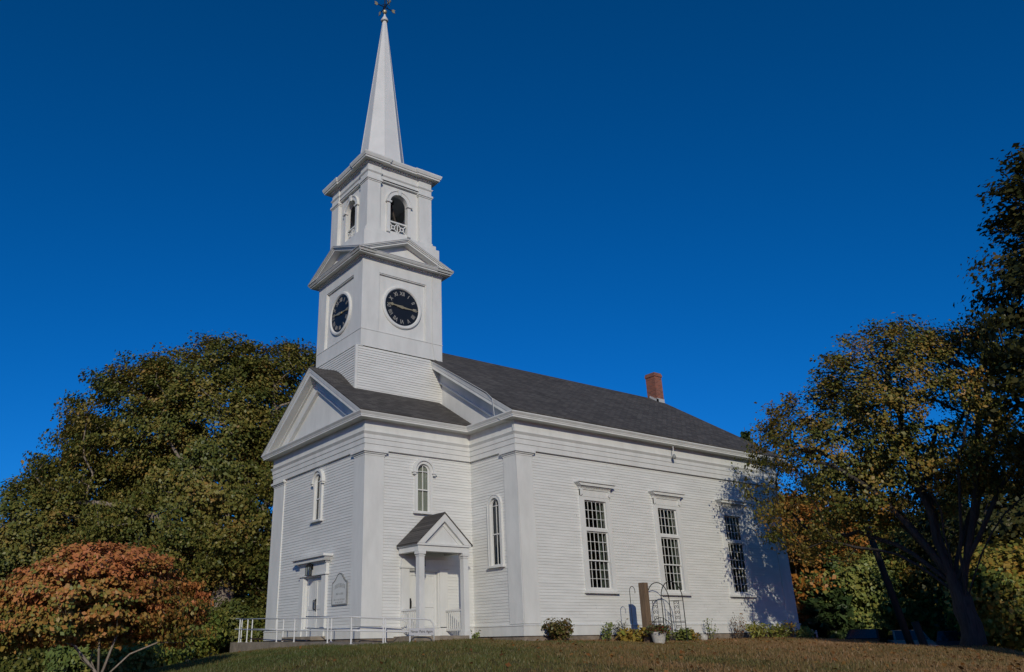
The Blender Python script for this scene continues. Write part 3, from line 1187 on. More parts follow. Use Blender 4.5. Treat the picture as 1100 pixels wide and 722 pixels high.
# clocks
def clock(T, uc, zc, basis):
    m = MB()
    n = 48
    ro, ri = .93, .775
    prof = [(ro, -.105), (ro, -.055), (ro - .035, -.02), (ri + .05, -.02), (ri + .02, -.05), (ri, -.085), (ri, -.105)]
    vs, fs = [], []
    for k in range(n):
        a = 2 * math.pi * k / n
        for r, d in prof:
            vs.append(T(uc + r * math.cos(a), zc + r * math.sin(a), d))
    q = len(prof)
    for k in range(n):
        j = (k + 1) % n
        for i in range(q - 1):
            fs.append([k * q + i, j * q + i, j * q + i + 1, k * q + i + 1])
    m.add(vs, fs)
    ck = m.build('clock', 'white_paint', church)
    m = MB()
    m.prism([(uc + .785 * math.cos(2 * math.pi * k / n), zc + .785 * math.sin(2 * math.pi * k / n)) for k in range(n)], T, -.12, -.075)
    m.build('clock_face', 'clock_black', ck)
    m = MB()
    o = Vector(T(uc, zc, -.072))
    right, up, out = basis
    for h, txt in enumerate(('XII', 'I', 'II', 'III', 'IIII', 'V', 'VI', 'VII', 'VIII', 'IX', 'X', 'XI')):
        a = -h * math.pi / 6
        rx = right * math.cos(a) + up * math.sin(a)
        ry = -right * math.sin(a) + up * math.cos(a)
        pos = o + ry * .60
        sx = .8 if len(txt) < 4 else .68
        mt = Matrix(((rx.x * sx, ry.x, out.x, pos.x), (rx.y * sx, ry.y, out.y, pos.y), (rx.z * sx, ry.z, out.z, pos.z), (0, 0, 0, 1)))
        text_geometry(txt, .25, mt, .004, m)
    m.build('numerals', 'numeral_paint', ck)

    def hand(ang, ln, tail, wd, d):
        mm = MB()
        rr = right * math.sin(ang) + up * math.cos(ang)
        ss = right * math.cos(ang) - up * math.sin(ang)
        c = o + out * d
        pts = [(-tail, wd * .9), (-tail * .55, wd * .5), (0, wd * 1.4), (ln * .35, wd * .7), (ln * .62, wd * .45), (ln * .74, wd * 1.5), (ln * .84, wd * .6), (ln, 0.004)]
        poly = [(t, w) for t, w in pts] + [(t, -w) for t, w in reversed(pts)]
        mm.prism(poly, lambda t, w, e: c + rr * t + ss * w + out * e, 0, .012)
        mm.build('clock_hand', 'gold_leaf', ck)
    hand(R(91), .76, .24, .038, .012)
    hand(R(276), .66, .16, .048, .03)
    return ck


clock(tS(TY0), TXC, 12.47, (Vector((1, 0, 0)), Vector((0, 0, 1)), Vector((0, -1, 0))))
clock(tW(TX0), TYC, 12.45, (Vector((0, -1, 0)), Vector((0, 0, 1)), Vector((-1, 0, 0))))

# belfry
BX0, BX1, BY0, BY1 = TX0 + .2856, TX1 - .2856, TY0 + .2856, TY1 - .2856
m = MB()
m.box(BX0 - .23, BX1 + .23, BY0 - .23, BY1 + .23, 14.6, 15.54)
m.box(BX0 - .13, BX1 + .13, BY0 - .13, BY1 + .13, 15.542, 15.76)
m.box(BX0 + .02, BX1 - .02, BY0 + .02, BY1 - .02, 15.762, 15.80)
belfry = m.build('belfry', 'white_paint', church)
for x0, x1 in ((BX0, BX0 + .63), (BX1 - .63, BX1)):
    for y0, y1 in ((BY0, BY0 + .63), (BY1 - .63, BY1)):
        m = MB()
        m.box(x0, x1, y0, y1, 15.762, 18.10)
        m.box(x0 - .03, x1 + .03, y0 - .03, y1 + .03, 15.763, 15.90)
        m.box(x0 - .025, x1 + .025, y0 - .025, y1 + .025, 18.102, 18.16)
        m.box(x0 - .06, x1 + .06, y0 - .06, y1 + .06, 18.162, 18.26)
        m.build('belfry_pilaster', 'white_paint', belfry)
for T, a, b in faces(BX0, BX1, BY0, BY1):
    uc = (a + b) / 2
    h = .43
    ZS, ZB0 = 17.43, 16.02
    m = MB()
    m.rect(T, a + .60, uc - h, 15.80, 18.26, -.32, -.16)
    m.rect(T, uc + h, b - .60, 15.80, 18.26, -.32, -.16)
    m.rect(T, uc - h, uc + h, 15.80, ZB0, -.32, -.161)
    ar = arch_pts(uc, h, ZS, ZS, 16)[1:-1]
    m.ring([(u, 18.26) for u, w in ar], ar, T, -.32, -.16)
    # casing, impost blocks and key
    m.ring(arch_pts(uc, h + .16, ZB0 - .05, ZS, 16), arch_pts(uc, h + .002, ZB0 - .05, ZS, 16), T, -.18, -.09)
    m.ring(arch_pts(uc, h + .20, ZS, ZS, 16)[1:-1], arch_pts(uc, h + .161, ZS, ZS, 16)[1:-1], T, -.18, -.06)
    for s in (-1, 1):
        m.rect(T, uc + s * (h + .09) - .13, uc + s * (h + .09) + .13, ZS - .05, ZS + .02, -.18, -0.03)
    m.prism([(uc - .06, ZS + h - .03), (uc + .06, ZS + h - .03), (uc + .09, ZS + h + .23), (uc - .09, ZS + h + .23)], T, -.18, -0.03)
    m.build('belfry_arch', 'white_paint', belfry)
    # fretwork rail
    m = MB()
    d0, d1 = -.26, -.20
    m.rect(T, uc - h, uc + h, 16.50, 16.57, -.275, -.185)
    m.rect(T, uc - h, uc + h, ZB0 + .002, ZB0 + .05, -.275, -.185)

    def bar(p, q, w):
        v = Vector((q[0] - p[0], q[1] - p[1])).normalized()
        nx, ny = -v.y * w, v.x * w
        m.prism([(p[0] + nx, p[1] + ny), (q[0] + nx, q[1] + ny), (q[0] - nx, q[1] - ny), (p[0] - nx, p[1] - ny)], T, d0, d1)
    zl, zh = ZB0 + .05, 16.50
    for k in (-1, 1):
        cx = uc + k * .215
        bar((cx - .2, zl), (cx - .06, (zl + zh) / 2 - .06), .022)
        bar((cx + .2, zl), (cx + .06, (zl + zh) / 2 - .06), .022)
        bar((cx - .2, zh), (cx - .06, (zl + zh) / 2 + .06), .022)
        bar((cx + .2, zh), (cx + .06, (zl + zh) / 2 + .06), .022)
        cc = [(cx + .105 * math.cos(t * math.pi / 8), (zl + zh) / 2 + .105 * math.sin(t * math.pi / 8)) for t in range(17)]
        ci = [(cx + .06 * math.cos(t * math.pi / 8), (zl + zh) / 2 + .06 * math.sin(t * math.pi / 8)) for t in range(17)]
        m.ring(cc, ci, T, d0 + .003, d1 - .003)
    bar((uc, zl), (uc, zh), .02)
    m.build('fretwork_rail', 'white_paint', belfry)


def jog(x0, x1, y0, y1, w, o):
    return [(x0 - o, y0 - o), (x0 + w, y0 - o), (x0 + w, y0), (x1 - w, y0), (x1 - w, y0 - o), (x1 + o, y0 - o), (x1 + o, y0 + w), (x1, y0 + w), (x1, y1 - w), (x1 + o, y1 - w),
            (x1 + o, y1 + o), (x1 - w, y1 + o), (x1 - w, y1), (x0 + w, y1), (x0 + w, y1 + o), (x0 - o, y1 + o), (x0 - o, y1 - w), (x0, y1 - w), (x0, y0 + w), (x0 - o, y0 + w)]


JG = jog(BX0 + .05, BX1 - .05, BY0 + .05, BY1 - .05, .60, .05)
m = MB()
m.sweep(JG, [(-.2, 18.262), (0.0, 18.262), (0.0, 18.50), (.05, 18.56), (.05, 18.60), (.0, 18.61), (0.0, 18.90), (.04, 18.92), (.04, 19.0), (.28, 19.0), (.28, 19.08), (.31, 19.08), (.36, 19.20), (.36, 19.25), (-.2, 19.25)])
for T, a, b in faces(BX0, BX1, BY0, BY1):
    n = 26
    for k in range(n):
        u = a + (b - a) * (k + .5) / n
        dd = 0.0 if (u < a + .63 or u > b - .63) else -.05
        m.rect(T, u - .032, u + .032, 18.925, 18.998, dd + .035, dd + .10)
m.box(BX0 - .2, BX1 + .2, BY0 - .2, BY1 + .2, 19.22, 19.262)
m.box(BX0 + .05, BX1 - .05, BY0 + .05, BY1 - .05, 18.30, 18.36)
m.build('belfry_cornice', 'white_paint', belfry)

# spire
m = MB()
N8 = [R(22.5 + 45 * k) for k in range(8)]
SPC = (TXC, TYC)
prof = [(1.20, 19.263), (1.20, 19.36), (1.13, 19.40), (1.115, 19.5)]
vs = []
zt_ = 28.62
rings = prof + [(1.115 + (0.085 - 1.115) * t, 19.5 + (zt_ - 19.5) * t) for t in (.25, .5, .75, 1)]
for r, z in rings:
    for a in N8:
        vs.append((SPC[0] + r * math.cos(a), SPC[1] + r * math.sin(a), z))
fs = []
for i in range(len(rings) - 1):
    for k in range(8):
        j = (k + 1) % 8
        fs.append([i * 8 + k, i * 8 + j, (i + 1) * 8 + j, (i + 1) * 8 + k])
fs.append([(len(rings) - 1) * 8 + k for k in range(8)])
m.add(vs, fs)
for a in N8:   # ridge battens
    p0 = Vector((SPC[0] + 1.115 * math.cos(a), SPC[1] + 1.115 * math.sin(a), 19.5))
    p1 = Vector((SPC[0] + .085 * math.cos(a), SPC[1] + .085 * math.sin(a), zt_))
    m.tube([p0, p1], [.018, .012], 5)
m.lathe((SPC[0], SPC[1], 28.62), [(.10, 0), (.17, .0), (.19, .05), (.15, .14), (.07, .30), (.03, .46)], 12)
spire = m.build('spire', 'spire_panel', church)
m = MB()
cz = 29.22
m.lathe((SPC[0], SPC[1], cz - .12), [(.02, 0), (.085, .035), (.12, .12), (.085, .205), (.02, .24)], 14)
vane = m.build('weather_vane', 'gold_leaf', church, smooth=True)
m = MB()
m.tube([(SPC[0], SPC[1], 28.9), (SPC[0], SPC[1], 30.6)], .028, 8)
for dx, dy in ((1, 0), (-1, 0), (0, 1), (0, -1)):
    m.tube([(SPC[0], SPC[1], 29.52), (SPC[0] + dx * .42, SPC[1] + dy * .42, 29.52)], .022, 6)
    mid = (SPC[0] + dx * .2, SPC[1] + dy * .2, 29.52)
    m.tube([(mid[0], mid[1], 29.52), (SPC[0] + dx * .1, SPC[1] + dy * .1, 29.66), (SPC[0], SPC[1], 29.72)], .015, 5)
m.build('vane_rod', 'iron', vane)
for dx, dy in ((1, 0), (-1, 0), (0, 1), (0, -1)):
    m = MB()
    px, py = -dy, dx
    c = (SPC[0] + dx * .50, SPC[1] + dy * .50)
    poly = [(-.10, -.035), (-.02, -.11), (.10, -.09), (.05, 0), (.10, .09), (-.02, .11), (-.10, .035)]
    m.prism(poly, lambda u, w, d, c=c, dx=dx, dy=dy, px=px, py=py: (c[0] + dx * u + px * d, c[1] + dy * u + py * d, 29.52 + w), -.015, .015)
    m.build('pointer', 'gold_leaf', vane)
m = MB()
m.tube([(SPC[0] - .45, SPC[1] - .35, 30.2), (SPC[0] + .5, SPC[1] + .39, 30.2)], .02, 6)
m.prism([(.35, -.02), (.35, -.12), (.62, 0), (.35, .12), (.35, .02)], lambda u, w, d: (SPC[0] + u * .79 - d * .61, SPC[1] + u * .61 + d * .79, 30.2 + w), -.012, .012)
m.prism([(-.35, -.02), (-.60, -.14), (-.52, 0), (-.60, .14), (-.35, .02)], lambda u, w, d: (SPC[0] + u * .79 - d * .61, SPC[1] + u * .61 + d * .79, 30.2 + w), -.012, .012)
m.build('arrow', 'gold_leaf', vane)

# bell inside the belfry
bell = thing('church_bell', 'dark bronze bell hanging behind the open belfry arches', 'bell', (TXC, TYC, 16.4))
m = MB()
m.lathe((TXC, TYC, 17.02), [(.46, 0), (.48, .03), (.43, .09), (.36, .26), (.31, .48), (.26, .62), (.14, .70), (.04, .74)], 24)
m.build('bell_body', 'bronze', bell, smooth=True)
m = MB()
m.box(TXC - .10, TXC + .10, TYC - .95, TYC + .95, 17.74, 17.90)
m.build('yoke', 'dark_wood', bell)
for s in (-1, 1):
    m = MB()
    y = TYC + s * .85
    m.tube([(TXC - .55, y, 15.9), (TXC, y, 17.76)], .05, 6)
    m.tube([(TXC + .55, y, 15.9), (TXC, y, 17.76)], .05, 6)
    m.build('bell_stand', 'dark_wood', bell)

# lightning cable that runs down tower and corner
m = MB()
def cable(pts):
    m.tube(pts, .011, 5)
cable([(-.30, TY0 - .40, 14.9), (-.38, TY0 - .40, 14.46), (-.40, TY0 - .05, 14.2), (-.42, TY0 - .03, 11.25), (-.36, TY0 - .03, 10.9), (-.30, TY0 - .02, 10.5), (-.10, TY0 - .06, 10.42), (-.5, TY0 - .2, 10.30),
       (-.5, 2.2, 8.98), (-.5, .9, 8.16), (-.50, .55, 7.85), (-.48, .5, 7.22), (-.42, .2, 7.0), (-.14, -.02, 6.98), (-.12, -.06, 6.62), (-.06, -.05, 6.3), (-.085, -.03, 6.0), (-.02, -.012, 5.78), (.02, -.012, 4.0), (.03, -.012, .40)])
m.build('lightning_cable', 'cable_grey', church)


# ------------------------------------------------------------------ fittings on the walls
def lantern(T, u, z, d, label):
    o = T(u, z, 0)
    t = thing('wall_lantern', label, 'lantern', o, 'black wall lanterns by the doors')
    m = MB()
    m.rect(T, u - .05, u + .05, z + .02, z + .20, 0.06, .085)
    m.tube([T(u, z + .15, .08), T(u, z + .22, d * .6), T(u, z + .20, d)], .014, 6)
    m.build('bracket', 'iron', t)
    m = MB()
    c = T(u, z, d)
    w = .075
    for sx in (-1, 1):
        for sy in (-1, 1):
            m.box(c[0] + sx * w - .008, c[0] + sx * w + .008, c[1] + sy * w - .008, c[1] + sy * w + .008, c[2] - .17, c[2] + .11)
    m.box(c[0] - w - .02, c[0] + w + .02, c[1] - w - .02, c[1] + w + .02, c[2] - .19, c[2] - .171)
    m.lathe((c[0], c[1], c[2] + .111), [(.13, 0), (.06, .08), (.02, .10)], 4)
    m.build('cage', 'iron', t)
    m = MB()
    m.box(c[0] - w + .012, c[0] + w - .012, c[1] - w + .012, c[1] + w - .012, c[2] - .168, c[2] + .108)
    m.build('glass', 'window_glass', t)


lantern(tW(-L_), 6.15, 2.30, .22, 'black lantern above the double front door facing the ramp')
m_ = tS(A_)
lantern(m_, -2.26, 2.42, .18, 'black lantern under the small gabled porch roof')

# painted sign board beside the front door
sg = thing('sign_board', 'pale shaped sign board with grey lettering beside the front door', 'sign', (-L_, 4.15, 1.5))
T = tW(-L_)


def sign_outline(e):
    # seen from outside: right is -y
    base = [(-.50 - e, -.40 - e), (.50 + e, -.40 - e), (.50 + e, .26 + e)]
    arc = [(.40, .30), (.30, .36), (.22, .44), (.12, .53), (0, .56), (-.12, .53), (-.22, .44), (-.30, .36), (-.40, .30)]
    return base + [(x * (1 + e), y + e) for x, y in arc] + [(-.50 - e, .26 + e)]


m = MB()
m.prism([(4.15 - x, 1.48 + y) for x, y in sign_outline(0)], T, -.028, 0.005)
m.build('panel', 'sign_board', sg)
m = MB()
so_ = [(4.15 - x, 1.48 + y) for x, y in sign_outline(.03)]
si_ = [(4.15 - x, 1.48 + y) for x, y in sign_outline(-.004)]
m.ring(so_ + so_[:1], si_ + si_[:1], T, -.03, 0.016)
m.build('border', 'sign_grey', sg)
m = MB()
rg = random.Random(8)


def strokes(cx, cz, half, h, arc=0.0):
    """rows of tiny worn strokes: the lettering is not legible in the photo"""
    x = -half
    while x < half:
        w = rg.choice((.03, .04, .045))
        if rg.random() < .14:
            x += .03
        zz = cz + arc * (1 - (x / half) ** 2)
        m.rect(T, 4.15 - cx - x - w * .45, 4.15 - cx - x - w * .2, zz - h / 2, zz + h / 2, .003, .0075)
        if rg.random() < .7:
            q = rg.choice((-.4, 0, .4))
            m.rect(T, 4.15 - cx - x - w * .75, 4.15 - cx - x - w * .452, zz + q * h - h * .09, zz + q * h + h * .09, .003, .0074)
        if rg.random() < .6:
            m.rect(T, 4.15 - cx - x - w * .95, 4.15 - cx - x - w * .752, zz - h / 2, zz + h / 2, .003, .0075)
        x += w + .008


strokes(0, 1.60, .40, .13, .07)
strokes(0, 1.40, .24, .065)
strokes(0, 1.22, .38, .05)
strokes(0, 1.13, .28, .05)
m.build('lettering', 'sign_grey', sg)

fl = thing('flood_light', 'small grey flood light hanging under the long side eave', 'light', (7.9, -0.3, 6.6))
m = MB()
m.tube([(7.9, -.30, 7.0), (7.9, -.30, 6.62)], .016, 6)
m.build('stem', 'rail_metal', fl)
m = MB()
m.lathe((7.9, -.30, 6.46), [(.05, 0), (.075, .03), (.06, .12), (.03, .18)], 12)
m.build('lamp_head', 'sign_grey', fl, smooth=True)

# ------------------------------------------------------------------ ramp with white pipe rails
ramp = thing('wheelchair_ramp', 'concrete ramp with white pipe railings wrapping the front of the church', 'ramp', (-5.3, 5, -0.3))
m = MB()


def slab(m, pts, top, bot):
    n = len(pts)
    vs = [(x, y, z) for (x, y), z in zip(pts, top)] + [(x, y, bot) for x, y in pts]
    fs = [list(range(n)), [i + n for i in range(n)][::-1]] + [[i, (i + 1) % n, (i + 1) % n + n, i + n] for i in range(n)]
    m.add(vs, fs)


slab(m, [(-6.05, 9.45), (-6.05, 4.6), (-4.46, 4.6), (-4.46, 10.2), (-4.9, 10.3)], [-.035, -.06, -.06, -.03, -.03], -1.4)
slab(m, [(-6.05, 4.598), (-6.05, 0.15), (-4.46, 0.15), (-4.46, 4.598)], [-.06, -.15, -.15, -.06], -1.2)
slab(m, [(-4.458, 0.15), (-3.25, 0.15), (-3.25, 2.58), (-4.458, 2.58)], [-.15, -.12, -.12, -.15], -1.2)
m.build('slab', 'concrete', ramp)
m = MB()
m.box(-5.0, -4.46, 5.0, 7.3, -.02, 0.10)
m.build('doorstep', 'concrete', ramp)


def railing(path, posts, name='railing', mid=True, h=(0.0,)):
    m = MB()
    m.tube(path, .019, 8)
    if mid:
        m.tube([(p[0], p[1], p[2] - .36) for p in path[:len(path) - (2 if len(path) > 6 else 0)]], .017, 8)
    rl = m.build(name, 'rail_metal', ramp, smooth=True)
    for (x, y, z0, z1) in posts:
        m = MB()
        m.tube([(x, y, z0), (x, y, z1)], .021, 8)
        m.lathe((x, y, z0), [(.05, 0), (.05, .012), (.024, .014)], 8, False)
        m.build('post', 'rail_metal', rl)


XR = -5.93
rail_pts = [(XR, 9.35, .76), (XR, 5.2, .66), (XR, 4.2, .63), (XR, .42, .56), (XR + .08, .30, .555), (XR + .2, .26, .55), (-3.55, .26, .50), (-3.38, .26, .47), (-3.28, .26, .36), (-3.26, .26, .2), (-3.26, .26, -.14)]
m = MB()
railing(rail_pts, [(XR, 8.95, -.04, .75), (XR, 8.2, -.045, .73), (XR, 5.6, -.06, .67), (XR, 4.23, -.075, .63), (XR, 1.9, -.12, .59), (XR, .45, -.15, .56), (-5.0, .26, -.15, .53), (-4.1, .26, -.14, .51)])
railing([(-4.98, 10.25, .80), (-4.98, 7.2, .71)], [(-4.98, 10.15, -.03, .79), (-4.98, 7.25, -.04, .71)])
railing([(-4.95, 5.5, .73), (-4.95, 2.1, .61), (-4.93, 2.03, .605), (-4.87, 2.0, .60), (-3.25, 2.0, .52), (-3.14, 2.0, .47), (-3.10, 2.0, .36), (-3.10, 2.0, .1)], [(-4.95, 5.4, -.04, .73), (-4.95, 3.6, -.08, .66), (-4.95, 2.25, -.12, .61), (-3.9, 2.0, -.13, .55)])
railing([(-5.85, 9.6, .775), (-5.05, 10.22, .785)], [(-5.5, 9.87, -.03, .77)])

bn = thing('banner', 'small grey banner reading Never Paint Again on the ramp railing', 'banner', (-4.0, .22, .2))
m = MB()
m.box(-4.16, -3.28, .215, .225, .06, .25)
m.build('panel', 'banner_grey', bn)
m = text_geometry('Never Paint Again', .105, Matrix(((1, 0, 0, -3.72), (0, 0, -1, .2125), (0, 1, 0, .158), (0, 0, 0, 1))), .001)
m.build('lettering', 'ink', bn)

# ------------------------------------------------------------------ vegetation tools
def leaf_mesh(name, pos, nrm, size, tint, m, parent=None, aspect=1.5, kind=None, fold=0.12):
    """many leaf-sized four-cornered blades; arrays in world space"""
    n = len(pos)
    ow = world_origin(parent)
    pos = pos - np.array([ow.x, ow.y, ow.z])
    rs = np.random.RandomState(n % 9973)
    a = rs.normal(size=(n, 3))
    nrm = nrm / (np.linalg.norm(nrm, axis=1, keepdims=True) + 1e-9)
    u = np.cross(nrm, a)
    u /= np.linalg.norm(u, axis=1, keepdims=True) + 1e-9
    w = np.cross(nrm, u)
    s = size[:, None]
    v = np.empty((n, 4, 3))
    v[:, 0] = pos - u * s * .5 * aspect
    v[:, 1] = pos + w * s * .5 + nrm * s * fold
    v[:, 2] = pos + u * s * .5 * aspect
    v[:, 3] = pos - w * s * .5 + nrm * s * fold
    me = bpy.data.meshes.new(name)
    me.vertices.add(4 * n)
    me.vertices.foreach_set('co', v.reshape(-1))
    me.loops.add(4 * n)
    me.loops.foreach_set('vertex_index', np.arange(4 * n, dtype=np.int32))
    me.polygons.add(n)
    me.polygons.foreach_set('loop_start', np.arange(n, dtype=np.int32) * 4)
    at = me.attributes.new('hue_mix', 'FLOAT', 'FACE')
    at.data.foreach_set('value', np.clip(tint, 0, 1).astype(np.float32))
    me.update(calc_edges=True)
    me.materials.append(M[m])
    o = bpy.data.objects.new(name, me)
    link(o, parent)
    if kind:
        o['kind'] = kind
    return o


def sample_crown(ells, n, rs, shell=.45, hollow=.38):
    """points in a union of ellipsoids, crowding towards the outside"""
    vol = np.array([e[3] * e[4] * e[5] for e in ells])
    k = rs.choice(len(ells), n * 3, p=vol / vol.sum())
    E = np.array(ells, float)
    d = rs.normal(size=(n * 3, 3))
    d /= np.linalg.norm(d, axis=1, keepdims=True)
    r = rs.uniform(0, 1, n * 3) ** (1 / 3 * shell)
    p = E[k, :3] + d * r[:, None] * E[k, 3:6]
    # drop points deep inside another ellipsoid
    q = ((p[:, None, :] - E[None, :, :3]) / E[None, :, 3:6])
    inner = (np.sqrt((q ** 2).sum(-1)).min(1))
    p = p[inner > hollow]
    return p[:n]


def grow(base, ells, trunk_h, trunk_r, n_tips, rs, lean=(0, 0), bal=.25, hollow=.38, limbs=0):
    nodes, par, plen = [], [], []
    hN = 5
    for i in range(hN + 1):
        t = i / hN
        nodes.append(np.array([base[0] + lean[0] * t + rs.normal(0, .05) * (i > 0), base[1] + lean[1] * t + rs.normal(0, .05) * (i > 0), base[2] - .15 + (trunk_h + .15) * t]))
        par.append(i - 1)
        plen.append(trunk_h * t)
    tips = sample_crown(ells, n_tips, rs, hollow=hollow)
    top = nodes[-1]
    tips = tips[np.argsort(np.linalg.norm(tips - top, axis=1))]
    first = 3
    end_ids = []
    if limbs:
        # primary limbs fan out from the fork towards well separated crown points
        pick = [int(np.argmax(tips[:, 2]))]
        dmin = np.linalg.norm(tips - tips[pick[0]], axis=1)
        while len(pick) < limbs:
            k = int(np.argmax(dmin * (1 + .3 * rs.uniform(size=len(tips)))))
            pick.append(k)
            dmin = np.minimum(dmin, np.linalg.norm(tips - tips[k], axis=1))
        for k in pick:
            p = tips[k] * .82 + top * .18
            j = int(rs.randint(3, hN + 1))
            src = nodes[j]
            d = np.linalg.norm(p - src)
            ns = max(3, int(d / .6))
            up = np.array([0, 0, .22 * d]) + rs.normal(0, .05 * d, 3)
            prev = j
            for q_ in range(1, ns + 1):
                t = q_ / ns
                q = src + (p - src) * t + up * (4 * t * (1 - t)) * .6 + rs.normal(0, .035, 3)
                nodes.append(q)
                par.append(prev)
                plen.append(plen[prev] * .4 + d / ns * .4 if q_ > 1 else plen[j] * .4)
                prev = len(nodes) - 1
    for p in tips:
        N = np.array(nodes)
        D = np.linalg.norm(N - p, axis=1)
        cost = D + bal * np.array(plen)
        cost[:first] = 1e9
        cost += np.where(N[:, 2] > p[2] + .6, 1.5, 0)
        j = int(np.argmin(cost))
        d = D[j]
        ns = max(1, min(5, int(d / .55)))
        src = nodes[j]
        bend = rs.normal(0, .09 * d, 3)
        bend[2] += .10 * d
        prev = j
        for k in range(1, ns + 1):
            t = k / ns
            q = src + (p - src) * t + bend * (4 * t * (1 - t)) * .5
            nodes.append(q)
            par.append(prev)
            plen.append(plen[prev] + d / ns)
            prev = len(nodes) - 1
        end_ids.append(prev)
    n = len(nodes)
    cnt = np.zeros(n)
    for e in end_ids:
        cnt[e] += 1
    for i in range(n - 1, 0, -1):
        if par[i] >= 0:
            cnt[par[i]] += cnt[i]
    rad = trunk_r * np.maximum(cnt, .4) ** .5 / (cnt.max() ** .5)
    return np.array(nodes), par, rad, end_ids


def branch_mesh(nodes, par, rad, name, m, parent, flare=1.35, minr=.008):
    mb = MB()
    kids = {}
    for i, p in enumerate(par):
        kids.setdefault(p, []).append(i)
    stack = [(0, None)]
    chains = []
    # follow the thickest child to make long tubes
    todo = [0]
    while todo:
        s = todo.pop()
        chain = [par[s], s] if par[s] >= 0 else [s]
        c = s
        while c in kids:
            ks = sorted(kids[c], key=lambda i: -rad[i])
            for o in ks[1:]:
                todo.append(o)
            c = ks[0]
            chain.append(c)
        chains.append(chain)
    for ch in chains:
        r = [max(minr, rad[i]) for i in ch]
        if par[ch[0]] < 0:
            r[0] *= flare
            if len(r) > 1:
                r[1] *= 1.08
            nseg = 12
        else:
            r[0] = min(r[0], r[1] * 1.25)
            nseg = 7 if r[1] > .05 else 4
        mb.tube([nodes[i] for i in ch], r, nseg, cap=True)
    return mb.build(name, m, parent, smooth=True, recalc=False)


def tree(name, label, base, ells, trunk_h, trunk_r, n_tips, per_tip, leaf, clump, leafmat, bark, seed, lean=(0, 0), group=None, flat=.7, tint=(.5, .22, .14), bal=.25, minr=.008, topcol=None, hollow=.38, limbs=0):
    rs = np.random.RandomState(seed)
    z = gz1(base[0], base[1])
    b = (base[0], base[1], z)
    t = thing(name, label, 'tree' if 'bush' not in name and 'shrub' not in name else 'shrub', b, group)
    nodes, par, rad, ends = grow(b, ells, trunk_h, trunk_r, n_tips, rs, lean, bal, hollow, limbs)
    branch_mesh(nodes, par, rad, 'trunk', bark, t, minr=minr)
    tips = nodes[ends]
    P = np.repeat(tips, per_tip, 0)
    cs = np.repeat(rs.uniform(.6, 1.3, len(tips)), per_tip)
    off = np.clip(rs.normal(size=P.shape), -1.7, 1.7) * clump * cs[:, None]
    off[:, 2] *= flat
    P = P + off
    cen = np.array([np.average([e[0] for e in ells]), np.average([e[1] for e in ells]), np.average([e[2] for e in ells])])
    out = P - cen
    out /= np.linalg.norm(out, axis=1, keepdims=True) + 1e-9
    nr = out * 1.0 + np.array([0, 0, .25]) + rs.normal(size=P.shape) * .5
    sz = leaf * np.clip(rs.lognormal(-.03, .33, len(P)), .45, 1.9)
    ct = np.repeat(rs.normal(0, tint[1], len(tips)), per_tip)
    tv = tint[0] + ct + rs.normal(0, tint[2], len(P))
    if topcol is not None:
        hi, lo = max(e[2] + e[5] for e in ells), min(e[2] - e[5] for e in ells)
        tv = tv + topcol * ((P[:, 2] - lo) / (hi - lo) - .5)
    leaf_mesh('crown', P, nr, sz, tv, leafmat, t)
    return t


TG = 'trees beyond the church'
# big oaks on the left
tree('oak_tree', 'huge olive brown oak towering behind the left front of the church', (-3.7, 17.2),
     [(-4.2, 18.2, 10.4, 4.6, 4.2, 4.3), (-1.4, 16.6, 11.2, 3.8, 3.6, 3.2), (-7.4, 20.0, 9.9, 3.9, 3.9, 3.7), (-3.4, 17.0, 5.8, 4.6, 3.6, 3.4), (-6.6, 18.4, 4.4, 3.6, 3.4, 3.0), (-9.2, 21.0, 7.5, 3.0, 3.0, 2.9), (-1.6, 15.6, 4.6, 2.6, 2.4, 3.0)],
     4.0, .55, 1250, 220, .092, .35, 'oak_leaf', 'pale_bark', 11, tint=(.36, .22, .20), limbs=11, hollow=.42)
tree('oak_tree', 'lower spreading oak behind the orange dogwood at the left edge', (-9.6, 23.6),
     [(-9.8, 22.6, 5.6, 3.8, 3.6, 2.8), (-11.8, 23.6, 2.9, 3.2, 3.2, 2.8), (-8.2, 22.0, 3.6, 3.6, 3.0, 3.0), (-14.0, 23.0, 2.2, 3.0, 3.0, 2.8)],
     2.4, .45, 600, 210, .092, .36, 'oak_leaf', 'pale_bark', 12, tint=(.36, .2, .18), limbs=8)
# dogwood in autumn colour
tree('dogwood_tree', 'low spreading dogwood with rusty orange autumn leaves and pale forked stems', (-12.75, -0.35),
     [(-13.4, -.1, 1.0, 1.5, 1.4, .75), (-12.0, .1, 1.05, 1.4, 1.3, .8), (-12.8, -.1, 1.45, 1.5, 1.4, .68), (-14.4, .1, .75, 1.1, 1.0, .6), (-11.2, -.1, .8, .8, .9, .55), (-12.4, .1, .50, 1.8, 1.4, .42), (-14.2, .0, .36, 1.3, 1.2, .42), (-11.3, .1, .38, .8, .9, .40), (-13.0, .3, .25, 1.6, 1.0, .36), (-14.9, .1, .25, .9, .9, .45), (-15.3, .3, .7, .9, .9, .5), (-11.0, -.2, .25, .6, .8, .35)],
     .46, .06, 800, 84, .062, .165, 'dogwood_leaf', 'pale_bark', 13, flat=.34, tint=(.56, .20, .18), topcol=.70, minr=.006, limbs=7)
